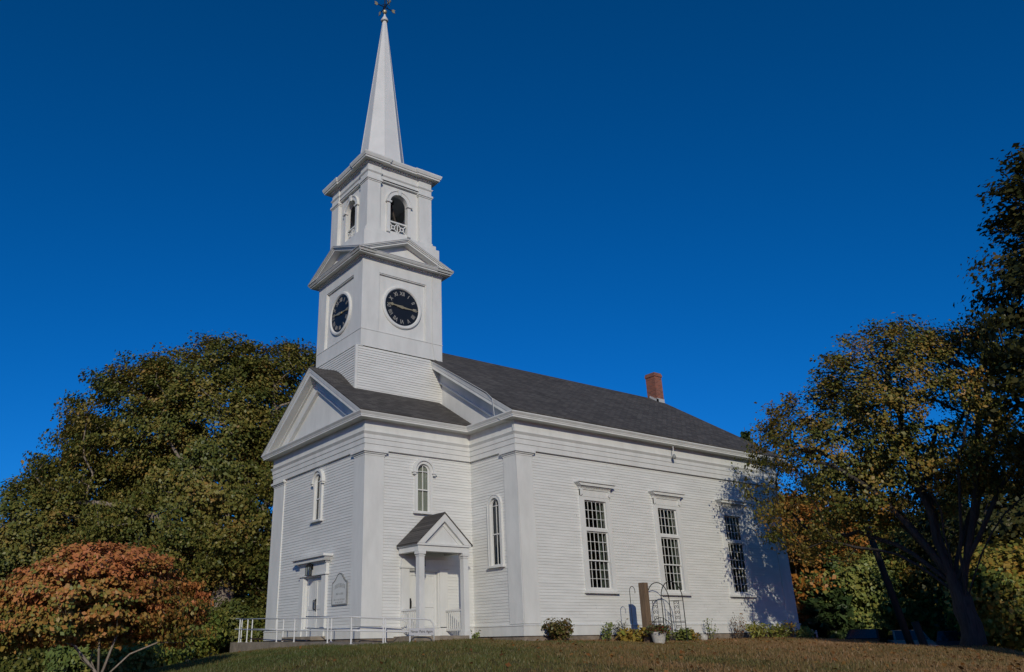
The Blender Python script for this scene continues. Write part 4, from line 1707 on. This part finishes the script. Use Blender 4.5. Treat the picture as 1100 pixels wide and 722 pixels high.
# big maple right and its neighbour, shade put into its leaf colour
tree('maple_tree', 'wide old maple with thick trunk toned for shade and thinning leaves beside the long wall', (10.1, -8.7),
     [(11.0, -8.4, 6.9, 3.2, 3.2, 2.8), (10.3, -5.6, 6.2, 2.4, 2.6, 2.4), (10.7, -10.4, 6.6, 2.9, 2.9, 2.8), (9.7, -3.2, 5.4, 1.25, 1.3, 1.15), (9.7, -3.5, 6.2, 1.2, 1.2, 1.0), (10.1, -4.4, 7.2, 1.3, 1.3, 1.1), (10.0, -4.6, 4.2, 1.8, 1.7, 1.3), (10.1, -5.6, 3.5, 1.5, 1.5, 1.0), (9.75, -3.7, 3.6, 1.3, 1.3, 1.0), (9.9, -5.0, 2.7, 1.3, 1.2, .8), (10.3, -8.4, 4.6, 2.0, 2.0, 1.2), (10.9, -7.7, 8.2, 2.4, 2.5, 2.0), (10.8, -3.6, 3.7, 1.6, 1.5, 1.3), (10.2, -6.4, 4.4, 2.0, 1.8, 1.2)],
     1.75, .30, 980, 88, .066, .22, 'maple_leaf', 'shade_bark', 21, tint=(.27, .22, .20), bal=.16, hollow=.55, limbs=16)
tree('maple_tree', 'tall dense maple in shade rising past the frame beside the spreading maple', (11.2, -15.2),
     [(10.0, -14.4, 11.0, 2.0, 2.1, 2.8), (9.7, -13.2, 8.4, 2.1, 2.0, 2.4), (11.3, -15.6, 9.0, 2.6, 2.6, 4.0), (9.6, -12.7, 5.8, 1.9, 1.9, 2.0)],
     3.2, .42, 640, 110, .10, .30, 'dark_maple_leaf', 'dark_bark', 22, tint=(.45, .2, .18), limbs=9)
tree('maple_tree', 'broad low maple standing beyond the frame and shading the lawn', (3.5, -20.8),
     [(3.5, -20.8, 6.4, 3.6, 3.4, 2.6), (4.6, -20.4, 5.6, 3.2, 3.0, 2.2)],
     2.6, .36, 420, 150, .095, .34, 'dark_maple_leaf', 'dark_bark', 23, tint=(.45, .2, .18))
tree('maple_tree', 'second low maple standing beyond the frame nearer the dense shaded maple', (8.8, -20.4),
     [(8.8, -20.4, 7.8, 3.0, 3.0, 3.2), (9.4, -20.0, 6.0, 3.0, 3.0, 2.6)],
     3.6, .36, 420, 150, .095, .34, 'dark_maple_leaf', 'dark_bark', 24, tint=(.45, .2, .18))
for k_, (x_, y_, lb_) in enumerate(((24.0, -22.0, 'maple beyond the frame mirrored in the long window by the corner pilaster'),  # unseen trees, added so the long windows mirror foliage instead of bright sky
                                    (32.0, -22.5, 'maple beyond the frame mirrored in the long window behind the arbor'),
                                    (40.5, -22.5, 'maple beyond the frame mirrored in the shaded long window'))):
    tree('maple_tree', lb_, (x_, y_), [(x_, y_, 6.5, 4.6, 4.2, 5.2), (x_ + 1.5, y_ - 1, 4.0, 4.2, 4.0, 4.0), (x_ - 1.5, y_, 3.0, 3.0, 3.0, 3.4)],
         2.6, .42, 260, 60, .24, .5, 'green_leaf', 'dark_bark', 25 + k_, tint=(.4, .2, .18))

# background trees, right and left
BT = [
    ('maple_tree', 'bright orange maple rising just beyond the far corner of the long wall', (31.0, 9.8), 10.0, 3.6, 'orange_leaf', .55, 31),
    ('broadleaf_tree', 'yellow green tree behind the orange maple at the corner of the church', (36.5, 14.5), 11.5, 4.4, 'yellow_leaf', .45, 32),
    ('broadleaf_tree', 'soft green tree between the orange maple and the leaning pole', (32.8, 8.0), 7.4, 3.2, 'green_leaf', .55, 33),
    ('broadleaf_tree', 'tall golden green tree directly behind the leaning pole', (38.5, 8.6), 11.0, 4.0, 'yellow_leaf', .6, 34),
    ('broadleaf_tree', 'dull green tree behind the parked cars beside the maple trunk', (43.0, 8.0), 9.5, 4.2, 'green_leaf', .4, 35),
    ('broadleaf_tree', 'pale yellow tree seen just beside the thick maple trunk', (37.3, 4.0), 8.0, 3.6, 'yellow_leaf', .65, 36),
    ('broadleaf_tree', 'dark green tree behind the thick maple trunk on its far side', (36.3, 0.4), 10.5, 4.2, 'dark_maple_leaf', .6, 37),
    ('broadleaf_tree', 'dark leafy tree at the frame edge behind the blue car', (30.0, -4.2), 11.5, 4.2, 'dark_maple_leaf', .4, 38),
    ('broadleaf_tree', 'low yellow green tree over the blue parked car', (25.0, -4.6), 5.2, 2.4, 'yellow_leaf', .5, 39),
    ('broadleaf_tree', 'small rounded tree peeking over the far roof edge of the church', (36.0, 19.5), 13.0, 3.6, 'maple_leaf', .3, 40),
    ('broadleaf_tree', 'dark green tree filling the gap behind the dogwood', (-8.3, 38.5), 8.5, 4.6, 'oak_leaf', .3, 41),
    ('broadleaf_tree', 'shaded green tree behind the oak trunk left of the church', (-1.0, 36.0), 9.0, 4.6, 'oak_leaf', .2, 42),
    ('broadleaf_tree', 'dark tree close behind the left corner of the church front', (4.2, 31.5), 9.0, 4.2, 'dark_maple_leaf', .3, 43),
    ('broadleaf_tree', 'far green tree at the left frame edge beyond the low oak', (-17.5, 32.0), 8.0, 4.4, 'green_leaf', .3, 44),
]
for (nm, lb, (x, y), h, r, lm, tv, sd_) in BT:
    z = gz1(x, y)
    rr = random.Random(sd_)
    el = [(x, y, z + h * .60, r, r, h * .38)]
    for k in range(5):
        a = k * 1.26 + rr.random()
        el.append((x + r * .6 * math.cos(a), y + r * .6 * math.sin(a), z + h * rr.uniform(.28, .72), r * .6, r * .6, h * .24))
    tree(nm, lb, (x, y), el, h * .28, .16 + h * .014, 300, 110, .15, .42, lm, 'dark_bark', sd_, group=TG, tint=(tv, .22, .16))

BS = [
    ('leafy_bush', 'yellow leaved bush at the forest edge beside the far church corner', (31.5, 11.2), 4.2, 2.4, 'yellow_leaf', .5, 51),
    ('leafy_bush', 'green bush behind the dark parked car', (31.8, 7.2), 3.6, 2.4, 'green_leaf', .6, 52),
    ('leafy_bush', 'orange tinted bush beyond the silver car', (34.0, 5.6), 4.0, 2.6, 'yellow_leaf', .8, 53),
    ('leafy_bush', 'golden bush in front of the maple trunk far behind', (36.0, 3.2), 4.2, 2.8, 'yellow_leaf', .6, 54),
    ('leafy_bush', 'dark low bush beyond the maple trunk at the lawn edge', (32.0, -.8), 3.4, 2.4, 'green_leaf', .3, 55),
    ('leafy_bush', 'green and yellow bush beside the dogwood stems', (-9.3, 9.6), 2.3, 1.6, 'yellow_leaf', .3, 56),
    ('leafy_bush', 'dark green bush at the foot of the oak near the ramp', (-7.0, 12.6), 2.6, 1.6, 'yellow_leaf', .25, 57),
    ('leafy_bush', 'tall shaded bush beside the oak trunk by the church corner', (-3.8, 14.4), 2.6, 1.4, 'oak_leaf', .2, 58),
    ('leafy_bush', 'broad dark bush behind the dogwood at the left edge', (-13.2, 12.4), 2.4, 2.0, 'oak_leaf', .25, 59),
    ('leafy_bush', 'olive bush below the dogwood canopy', (-11.2, 6.0), 1.5, 1.5, 'green_leaf', .3, 60),
    ('leafy_bush', 'bush with yellow flecks between dogwood and oak trunk', (-8.0, 13.6), 3.2, 1.8, 'yellow_leaf', .35, 61),
    ('leafy_bush', 'low dark bush in the far left corner of the lawn', (-15.6, 7.0), 1.8, 1.7, 'oak_leaf', .3, 62),
]
for (nm, lb, (x, y), h, r, lm, tv, sd_) in BS:
    z = gz1(x, y)
    rr = random.Random(sd_)
    el = [(x, y, z + h * .48, r * .8, r * .8, h * .46)]
    for k in range(4):
        a = k * 1.57 + rr.random()
        el.append((x + r * .55 * math.cos(a), y + r * .55 * math.sin(a), z + h * rr.uniform(.25, .6), r * .5, r * .5, h * .3))
    near = y < 20 and x < 5
    tree(nm, lb, (x, y), el, h * .2, .05 + h * .012, 170, 100, .085 if near else .13, .2 if near else .28, lm, 'dark_bark', sd_, group='bushes along the wood edge', tint=(tv, .2, .16))


def conifer(label, x, y, h, r, seed):
    rs = np.random.RandomState(seed)
    z = gz1(x, y)
    t = thing('conifer_tree', label, 'tree', (x, y, z), TG)
    m = MB()
    m.tube([(x, y, z - .1), (x, y, z + h * .5), (x, y, z + h)], [.24, .13, .02], 8)
    P, Nn = [], []
    k = 0
    for zz in np.arange(h * .12, h * .985, .32):
        f = 1 - zz / h
        nb = 5 if f > .12 else 3
        for b in range(nb):
            a = rs.uniform(0, 6.28)
            ln = r * (f ** .8) * rs.uniform(.65, 1.1) + .12
            e = np.array([math.cos(a), math.sin(a), -.25])
            m.tube([(x, y, z + zz), (x + e[0] * ln, y + e[1] * ln, z + zz + e[2] * ln + .1 * ln)], [.03, .008], 3)
            n = int(14 + 50 * ln)
            s = rs.uniform(.1, 1, n) ** .7 * ln
            p = np.array([x, y, z + zz]) + e * s[:, None] + rs.normal(0, .10 + .05 * ln, (n, 3)) * np.array([1, 1, .45])
            P.append(p)
    m.build('trunk', 'dark_bark', t, recalc=False)
    P = np.concatenate(P)
    nr = rs.normal(size=P.shape) + np.array([0, 0, .9])
    leaf_mesh('crown', P, nr, rs.uniform(.14, .3, len(P)), .45 + rs.normal(0, .25, len(P)), 'conifer_leaf', t, aspect=2.2)


conifer('pointed dark conifer whose tip shows above the far roof edge', 44.8, 21.4, 19.2, 2.6, 71)
conifer('dark green conifer behind the maple trunk near the frame edge', 33.5, 0.8, 9.5, 2.6, 72)
conifer('soft green pine standing between orange maple and leaning pole', 29.6, 7.2, 6.6, 2.1, 73)


# ------------------------------------------------------------------ planting along the long wall
def herb(name, label, x, y, h, spread, n, lm, seed, leafsize=.07, blade=False, stems=14, tint=(.5, .25), cat='plant', group='plants in the bed along the long wall'):
    rs = np.random.RandomState(seed)
    z = gz1(x, y)
    t = thing(name, label, cat, (x, y, z), group)
    m = MB()
    P, N = [], []
    for k in range(stems):
        a = rs.uniform(0, 6.28)
        o = spread * math.sqrt(rs.uniform(0, 1))
        hh = h * rs.uniform(.55, 1.05)
        tip = np.array([x + math.cos(a) * o, y + math.sin(a) * o, z + hh * (1 - .25 * o / max(spread, .01))])
        b0 = np.array([x + math.cos(a) * o * .25, y + math.sin(a) * o * .25, z - .03])
        mid = (b0 + tip) / 2 + np.array([0, 0, .12 * hh])
        m.tube([b0, mid, tip], [.009, .007, .003], 4)
        nn = n // stems
        if nn:
            s = rs.uniform(.2, 1.05, nn)
            p = b0 * ((1 - s) ** 2)[:, None] + mid * (2 * s * (1 - s))[:, None] + tip * (s ** 2)[:, None]
            P.append(p + rs.normal(0, .03 + .05 * spread, (nn, 3)))
    m.build('stem', 'dark_wood' if not blade else 'post_wood', t, recalc=False)
    P = np.concatenate(P)
    out = P - np.array([x, y, z])
    nr = out * .6 + rs.normal(size=P.shape) * .6 + np.array([0, 0, .5])
    leaf_mesh('foliage', P, nr, leafsize * rs.uniform(.6, 1.3, len(P)), tint[0] + rs.normal(0, tint[1], len(P)), lm, t, aspect=4.5 if blade else 1.6)
    return t


herb('rounded_shrub', 'rounded shrub with bronze tipped leaves by the corner pilaster', 1.0, -.58, .72, .56, 1900, 'bronze_leaf', 81, .062, stems=55, tint=(.45, .28), cat='shrub')
herb('flowering_plant', 'thin grey green plant alone between shrub and flower bed', 3.15, -.55, .62, .22, 320, 'green_leaf', 82, .05, stems=12)
herb('flowering_plant', 'dried tall plant with dark seed heads behind the yellow hosta', 3.85, -.45, .80, .30, 220, 'dark_maple_leaf', 83, .045, stems=16)
herb('hosta_plant', 'yellowing hosta with broad low leaves in front of the bed', 3.75, -1.0, .40, .48, 900, 'yellow_leaf', 84, .12, stems=30, tint=(.75, .2))
herb('hosta_plant', 'smaller yellowing hosta beside the wooden post', 4.35, -1.15, .34, .34, 520, 'yellow_leaf', 85, .11, stems=22, tint=(.6, .2))
herb('flowering_plant', 'leafy green plant at the foot of the arbor gate', 5.35, -.95, .55, .32, 420, 'green_leaf', 86, .07, stems=16)
herb('flowering_plant', 'low green clump beside the right leg of the arbor', 6.55, -.8, .42, .36, 520, 'green_leaf', 87, .08, stems=18)
herb('flowering_plant', 'rusty brown low plant between arbor and the small stone', 7.15, -.7, .40, .30, 340, 'maple_leaf', 88, .07, stems=16)
herb('flowering_plant', 'wispy dry stalks rising against the clapboards beyond the arbor', 8.6, -.45, .85, .25, 120, 'green_leaf', 89, .045, stems=10)
herb('ornamental_grass', 'spiky grass clump with dry stalks beneath the shaded window', 11.0, -.7, .62, .45, 420, 'yellow_leaf', 90, .05, blade=True, stems=40, tint=(.35, .2))
herb('ornamental_grass', 'wide grassy clump beyond the shaded window near the corner', 12.2, -.8, .50, .5, 420, 'yellow_leaf', 91, .05, blade=True, stems=40, tint=(.3, .2))
herb('flowering_plant', 'tall dead flower stalks beside the spiky grass clump', 10.2, -.5, 1.0, .35, 160, 'dry_leaf', 92, .05, stems=18)
herb('flowering_plant', 'reddish dry plant in the tree shade near the far wall corner', 13.1, -.6, .75, .4, 380, 'maple_leaf', 93, .06, stems=20)
herb('hosta_plant', 'small green clump with strap leaves at the far wall corner', 13.9, -.8, .45, .35, 420, 'green_leaf', 94, .08, blade=True, stems=20)
herb('flowering_plant', 'short green weed beside the porch step', -.9, 1.6, .28, .25, 220, 'green_leaf', 95, .06, stems=12)

# potted flowers, post, hook, arbor
px, py = 4.02, -1.95
pz = gz1(px, py)
pot = thing('flower_pot', 'pale stone flower pot standing on the lawn before the wooden post', 'pot', (px, py, pz))
m = MB()
m.lathe((px, py, pz - .01), [(.15, 0), (.17, .02), (.215, .22), (.245, .34), (.265, .35), (.27, .40), (.245, .405), (.225, .36), (.02, .35)], 24, True)
m.build('vessel', 'pot_stone', pot, smooth=False)
m = MB()
m.lathe((px, py, pz + .345), [(.225, 0), (.10, .025), (.005, .03)], 16, False)
m.build('soil', 'soil', pot)
rs = np.random.RandomState(5)
fp = thing('potted_flowers', 'red and green flowers growing in the pale stone pot', 'flowers', (px, py, pz + .36))
n = 420
P = np.array([px, py, pz + .44]) + rs.normal(size=(n, 3)) * np.array([.17, .17, .075])
P[:, 2] = np.maximum(P[:, 2], pz + .37)
leaf_mesh('foliage', P, rs.normal(size=(n, 3)) + np.array([0, 0, .6]), rs.uniform(.04, .09, n), .3 + rs.normal(0, .3, n), 'red_flower', fp)
m = MB()
for k in range(16):
    a, o = rs.uniform(0, 6.28), rs.uniform(0, .16)
    m.tube([(px + .3 * o * math.cos(a), py + .3 * o * math.sin(a), pz + .36), (px + o * math.cos(a), py + o * math.sin(a), pz + .55)], .004, 3)
m.build('stem', 'dark_wood', fp)

wx, wy = 4.12, -1.42
wz = gz1(wx, wy)
m = MB()
m.box(wx - .115, wx + .115, wy - .115, wy + .115, wz - .3, wz + 1.92)
post = m.build('wooden_post', 'post_wood', None, bevel=.012)
tag(post, 'thick weathered wooden post standing in front of the arbor', 'post')

hx_, hy_ = 3.62, -1.25
hz = gz1(hx_, hy_)
hook = thing('plant_hook', 'thin iron shepherd hook beside the wooden post', 'hook', (hx_, hy_, hz))
m = MB()
pts = [(hx_, hy_, hz - .2), (hx_, hy_, hz + 1.62)]
for k in range(1, 10):
    a = math.pi - k * math.pi * 1.15 / 9
    pts.append((hx_ + .13 + .13 * math.cos(a), hy_, hz + 1.62 + .15 * math.sin(a)))
m.tube(pts, .011, 6)
m.build('hook_rod', 'iron', hook)
m = MB()
m.tube([(hx_ - .1, hy_, hz + .12), (hx_ + .1, hy_, hz + .12)], .009, 5)
m.tube([(hx_, hy_, hz + .42), (hx_ + .12, hy_, hz + .3), (hx_ + .18, hy_, hz + .05)], .007, 5)
m.build('foot_brace', 'iron', hook)

arb = thing('garden_arbor', 'black metal garden arch with scrollwork sides and a little gate', 'arbor', (5.85, -.85, gz1(5.85, -.85)))
AZ = gz1(5.85, -.85)
AX0, AX1 = 5.30, 6.42
for y in (-.50, -1.12):
    m = MB()
    pts = [(AX0, y, AZ - .1), (AX0, y, AZ + 1.42)]
    for k in range(1, 12):
        a = math.pi - math.pi * k / 12
        pts.append(((AX0 + AX1) / 2 + (AX1 - AX0) / 2 * math.cos(a), y, AZ + 1.42 + .56 * math.sin(a)))
    pts += [(AX1, y, AZ + 1.42), (AX1, y, AZ - .1)]
    m.tube(pts, .016, 6)
    m.build('hoop', 'iron', arb)
for x in (AX0, AX1):
    m = MB()
    for zz in (.18, .62, .66, 1.36):
        m.tube([(x, -.50, AZ + zz), (x, -1.12, AZ + zz)], .010, 5)
    for y in (-.70, -.92):
        m.tube([(x, y, AZ + .18), (x, y, AZ + 1.36)], .008, 5)
    for zc in (.30, .47, .77, .95, 1.13, 1.28):
        for sg_ in (-1, 1):
            sp = []
            for k in range(11):
                a = k * .62
                rr = .078 * (1 - k / 13)
                sp.append((x, -.81 + sg_ * (.052 - rr * math.cos(a) * .8), AZ + zc + rr * math.sin(a)))
            m.tube(sp, .009, 4)
    m.build('side_panel', 'iron', arb)
m = MB()
for k in range(9):
    x = AX0 + .06 + k * (AX1 - AX0 - .12) / 8
    top = .60 + .20 * math.sin(math.pi * k / 8)
    m.tube([(x, -.50, AZ + .14), (x, -.50, AZ + top)], .008, 5)
m.tube([(AX0 + .06 + k * (AX1 - AX0 - .12) / 8, -.50, AZ + .60 + .20 * math.sin(math.pi * k / 8)) for k in range(9)], .011, 5)
m.tube([(AX0 + .04, -.50, AZ + .14), (AX1 - .04, -.50, AZ + .14)], .011, 5)
m.build('gate', 'iron', arb)

# small stone at the wall
m = MB()
sx_, sy_ = 7.75, -.75
rsn = random.Random(4)
bm = bmesh.new()
bmesh.ops.create_icosphere(bm, subdivisions=2, radius=.16)
for v in bm.verts:
    v.co *= rsn.uniform(.9, 1.1)
    v.co.z *= 1.05
m.add([(v.co.x + sx_, v.co.y + sy_, v.co.z + gz1(sx_, sy_) + .08) for v in bm.verts], [[v.index for v in f.verts] for f in bm.faces])
bm.free()
tag(m.build('garden_stone', 'pot_stone', None, smooth=True), 'small pale stone beside the foundation past the arbor', 'stone')

# ------------------------------------------------------------------ pole, fence and parked cars beyond the lawn
zz = gz1(21.7, -.6)
m = MB()
m.tube([(22.0, -1.0, zz - .3), (21.86, -.2, zz + 5), (21.72, .5, zz + 9.2)], [.17, .15, .12], 10)
tag(m.build('utility_pole', 'pole_wood', None, smooth=True), 'dark leaning utility pole in front of the wood', 'pole')
zz = gz1(20.3, -2.1)
m = MB()
m.tube([(20.55, -2.3, zz - .2), (20.4, -2.05, zz + 1.55)], [.17, .155], 10)
tag(m.build('wooden_stub', 'pole_wood', None, smooth=True), 'short dark wooden stub beside the leaning pole', 'post')

fx, fy = 20.4, 3.4
fz = gz1(fx, fy)
fen = thing('picket_fence', 'short pale picket fence by the far corner of the church', 'fence', (fx, fy, fz))
m = MB()
for k in range(5):
    x = fx - .2 + k * .2
    m.box(x, x + .10, fy - .012 - k * .08, fy + .012 - k * .08, fz - .1, fz + .98 + .03 * (k % 2))
m.build('picket', 'flashing', fen)
m = MB()
for z in (.3, .85):
    m.tube([(fx - .2, fy + .04, fz + z), (fx + .72, fy - .32, fz + z)], .03, 4)
m.build('rail', 'flashing', fen)


def car(label, x, y, rot, paint, suv=False):
    z = gz1(x, y)
    t = thing('parked_car', label, 'car', (x, y, z), 'cars parked beyond the lawn')
    c, s = math.cos(rot), math.sin(rot)

    def T(u, w, d):   # u along, w up, d sideways
        return (x + c * u - s * d, y + s * u + c * d, z + w)
    hgt = 1.72 if suv else 1.45
    body = [(-2.2, .35), (-2.22, .75), (-2.05, .95), (-1.0, 1.0), (1.1, .98), (2.05, .82), (2.22, .6), (2.2, .32), (1.75, .28), (1.7, .5), (1.45, .66), (1.2, .5), (1.12, .25), (-1.12, .25), (-1.2, .5), (-1.45, .66), (-1.7, .5), (-1.76, .3)]
    m = MB()
    m.prism(body, T, -.86, .86)
    m.build('body', paint, t, bevel=.05)
    m = MB()
    rb, rf, wf = (-2.0 if suv else -1.75), (-.15 if suv else -.35), 1.05
    tb = rb + (.25 if suv else .75)
    lo, hi = .80, .66
    vs = [T(rb, .97, -lo), T(wf, .97, -lo), T(rf + .4, hgt, -hi), T(tb, hgt, -hi), T(rb, .97, lo), T(wf, .97, lo), T(rf + .4, hgt, hi), T(tb, hgt, hi)]
    m.add(vs, [[0, 1, 2, 3], [7, 6, 5, 4], [1, 5, 6, 2], [4, 0, 3, 7], [3, 2, 6, 7], [0, 4, 5, 1]])
    m.build('cabin', paint, t, bevel=.06)

    def lerp(a, b, k):
        return tuple(a[i] + (b[i] - a[i]) * k for i in range(3))

    def window(q, nm):
        m = MB()
        cc = [sum(p[i] for p in q) / 4 for i in range(3)]
        q = [lerp(p, cc, .12) for p in q]
        v1, v2 = Vector(q[1]) - Vector(q[0]), Vector(q[3]) - Vector(q[0])
        n = v1.cross(v2).normalized()
        ctr = Vector(T(0, 1.2, 0))
        if n.dot(Vector(cc) - ctr) < 0:
            n = -n
        a = [Vector(p) + n * .012 for p in q]
        b = [Vector(p) - n * .01 for p in q]
        m.add(a + b, [[0, 1, 2, 3], [7, 6, 5, 4], [0, 4, 5, 1], [1, 5, 6, 2], [2, 6, 7, 3], [3, 7, 4, 0]])
        m.build(nm, 'car_window', t)
    window([vs[1], vs[5], vs[6], vs[2]], 'windscreen')
    window([vs[4], vs[0], vs[3], vs[7]], 'rear_window')
    for a, b, c_, d_ in ((0, 1, 2, 3), (4, 5, 6, 7)):
        mb_, mt_ = lerp(vs[a], vs[b], .48), lerp(vs[d_], vs[c_], .45)
        window([vs[a], mb_, mt_, vs[d_]], 'side_window')
        window([mb_, vs[b], vs[c_], mt_], 'side_window')
    for u in (-1.45, 1.45):
        for sd2 in (-1, 1):
            m = MB()
            n = 18
            m.prism([(u + .33 * math.cos(2 * math.pi * k / n), .33 + .33 * math.sin(2 * math.pi * k / n)) for k in range(n)], T, sd2 * .66, sd2 * .87)
            w = m.build('wheel', 'tyre', t)
            m = MB()
            m.prism([(u + .20 * math.cos(2 * math.pi * k / n), .33 + .20 * math.sin(2 * math.pi * k / n)) for k in range(n)], T, sd2 * .80, sd2 * .885)
            m.build('rim', 'chrome', w)
    for sd2 in (-1, 1):
        m = MB()
        m.rect(T, 2.10, 2.215, .60, .76, sd2 * .55, sd2 * .84)
        m.build('headlight', 'lamp_lens', t)
        m = MB()
        m.rect(T, -2.225, -2.12, .70, .88, sd2 * .55, sd2 * .84)
        m.build('tail_light', 'tail_red', t)


car('black car with rounded roof parked beyond the lawn crest', 25.2, 3.0, R(200), 'car_black')
car('silver car with dark windscreen beside the leaning pole', 25.6, 1.0, R(215), 'car_silver')
car('grey blue car half hidden behind the wooden stub', 26.8, -.6, R(205), 'car_blue')
car('dark car with curved roof right of the thick maple trunk', 18.0, -9.6, R(160), 'car_black')


# ------------------------------------------------------------------ grass and fallen leaves
def in_poly(x, y, poly):
    c = np.zeros(len(x), bool)
    n = len(poly)
    for i in range(n):
        x0, y0 = poly[i]
        x1, y1 = poly[(i + 1) % n]
        k = ((y0 > y) != (y1 > y))
        with np.errstate(divide='ignore', invalid='ignore'):
            k &= x < (x1 - x0) * (y - y0) / (y1 - y0) + x0
        c ^= k
    return c


FIELD = [(-13.5, 2.5), (-16.5, -8), (-9.5, -14.5), (-3, -18.0), (9, -15.5), (15, -7), (16, -2), (14.9, -.15), (0.1, -.15), (-.1, 1.0), (-3.2, .1), (-6.1, .1), (-6.15, 9.5), (-8.5, 7.5)]


def value_noise(x, y, s, seed):
    rs = np.random.RandomState(seed)
    g = rs.uniform(0, 1, (64, 64))
    fx, fy = x / s + 1000, y / s + 1000
    ix, iy = np.floor(fx).astype(int), np.floor(fy).astype(int)
    tx, ty = fx - ix, fy - iy
    tx, ty = tx * tx * (3 - 2 * tx), ty * ty * (3 - 2 * ty)
    G = lambda a, b: g[a % 64, b % 64]
    return (G(ix, iy) * (1 - tx) + G(ix + 1, iy) * tx) * (1 - ty) + (G(ix, iy + 1) * (1 - tx) + G(ix + 1, iy + 1) * tx) * ty


def grass():
    rs = np.random.RandomState(77)
    n = 420000
    x, y = rs.uniform(-17, 17, n), rs.uniform(-18.5, 10, n)
    k = in_poly(x, y, FIELD)
    x, y = x[k], y[k]
    n = len(x)
    z = gz(x, y)
    dry = value_noise(x, y, 2.3, 1) * .5 + value_noise(x, y, .7, 2) * .3 + value_noise(x, y, 5, 3) * .35
    bed = np.clip(1 - np.abs(y + .9) / 1.0, 0, 1) * (x > -1)
    bed = np.maximum(bed, np.clip(1 - (np.abs(x + 7.0)) / 1.1, 0, 1) * (y > 0))
    hgt = rs.uniform(.025, .075, n) * (1.15 - .5 * bed) * (.7 + .7 * value_noise(x, y, 1.1, 4))
    an = rs.uniform(0, 6.28, n)
    wd = rs.uniform(.006, .013, n)
    le = rs.normal(0, .03, (n, 2))
    v = np.empty((n, 3, 3))
    v[:, 0] = np.stack([x - np.cos(an) * wd, y - np.sin(an) * wd, z - .005], -1)
    v[:, 1] = np.stack([x + np.cos(an) * wd, y + np.sin(an) * wd, z - .005], -1)
    v[:, 2] = np.stack([x + le[:, 0], y + le[:, 1], z + hgt], -1)
    me = bpy.data.meshes.new('grass')
    me.vertices.add(3 * n)
    me.vertices.foreach_set('co', v.reshape(-1))
    me.loops.add(3 * n)
    me.loops.foreach_set('vertex_index', np.arange(3 * n, dtype=np.int32))
    me.polygons.add(n)
    me.polygons.foreach_set('loop_start', np.arange(n, dtype=np.int32) * 3)
    at = me.attributes.new('hue_mix', 'FLOAT', 'FACE')
    tv = dry * .85 - .11 + rs.normal(0, .13, n) + bed * .45 + np.clip((x * .8 - y * .6 - 2) / 24, -.30, .25)
    at.data.foreach_set('value', np.clip(tv, 0, 1).astype(np.float32))
    me.update(calc_edges=True)
    me.materials.append(M['grass_blade'])
    o = bpy.data.objects.new('grass', me)
    link(o)
    tag(o, 'short dry autumn grass covering the lawn before the church', 'grass', kind='stuff')


grass()


def litter():
    rs = np.random.RandomState(78)
    n = 11000
    x, y = rs.uniform(-17, 17, n), rs.uniform(-18.5, 10, n)
    dens = np.clip((x * .8 - y * .6) / 22 + .18, .05, 1) * (.4 + value_noise(x, y, 1.4, 6))
    k = in_poly(x, y, FIELD) & (rs.uniform(0, 1, n) < dens)
    x, y = x[k], y[k]
    n = len(x)
    P = np.stack([x, y, gz(x, y) + rs.uniform(.02, .07, n)], -1)
    nr = rs.normal(0, .45, (n, 3)) + np.array([0, 0, 1])
    leaf_mesh('fallen_leaves', P, nr, rs.uniform(.04, .10, n), rs.uniform(0, 1, n), 'dry_leaf', None, aspect=1.3, kind='stuff')
    o = bpy.data.objects['fallen_leaves']
    tag(o, 'scattered brown and orange fallen leaves on the lawn', 'leaves', kind='stuff')


litter()
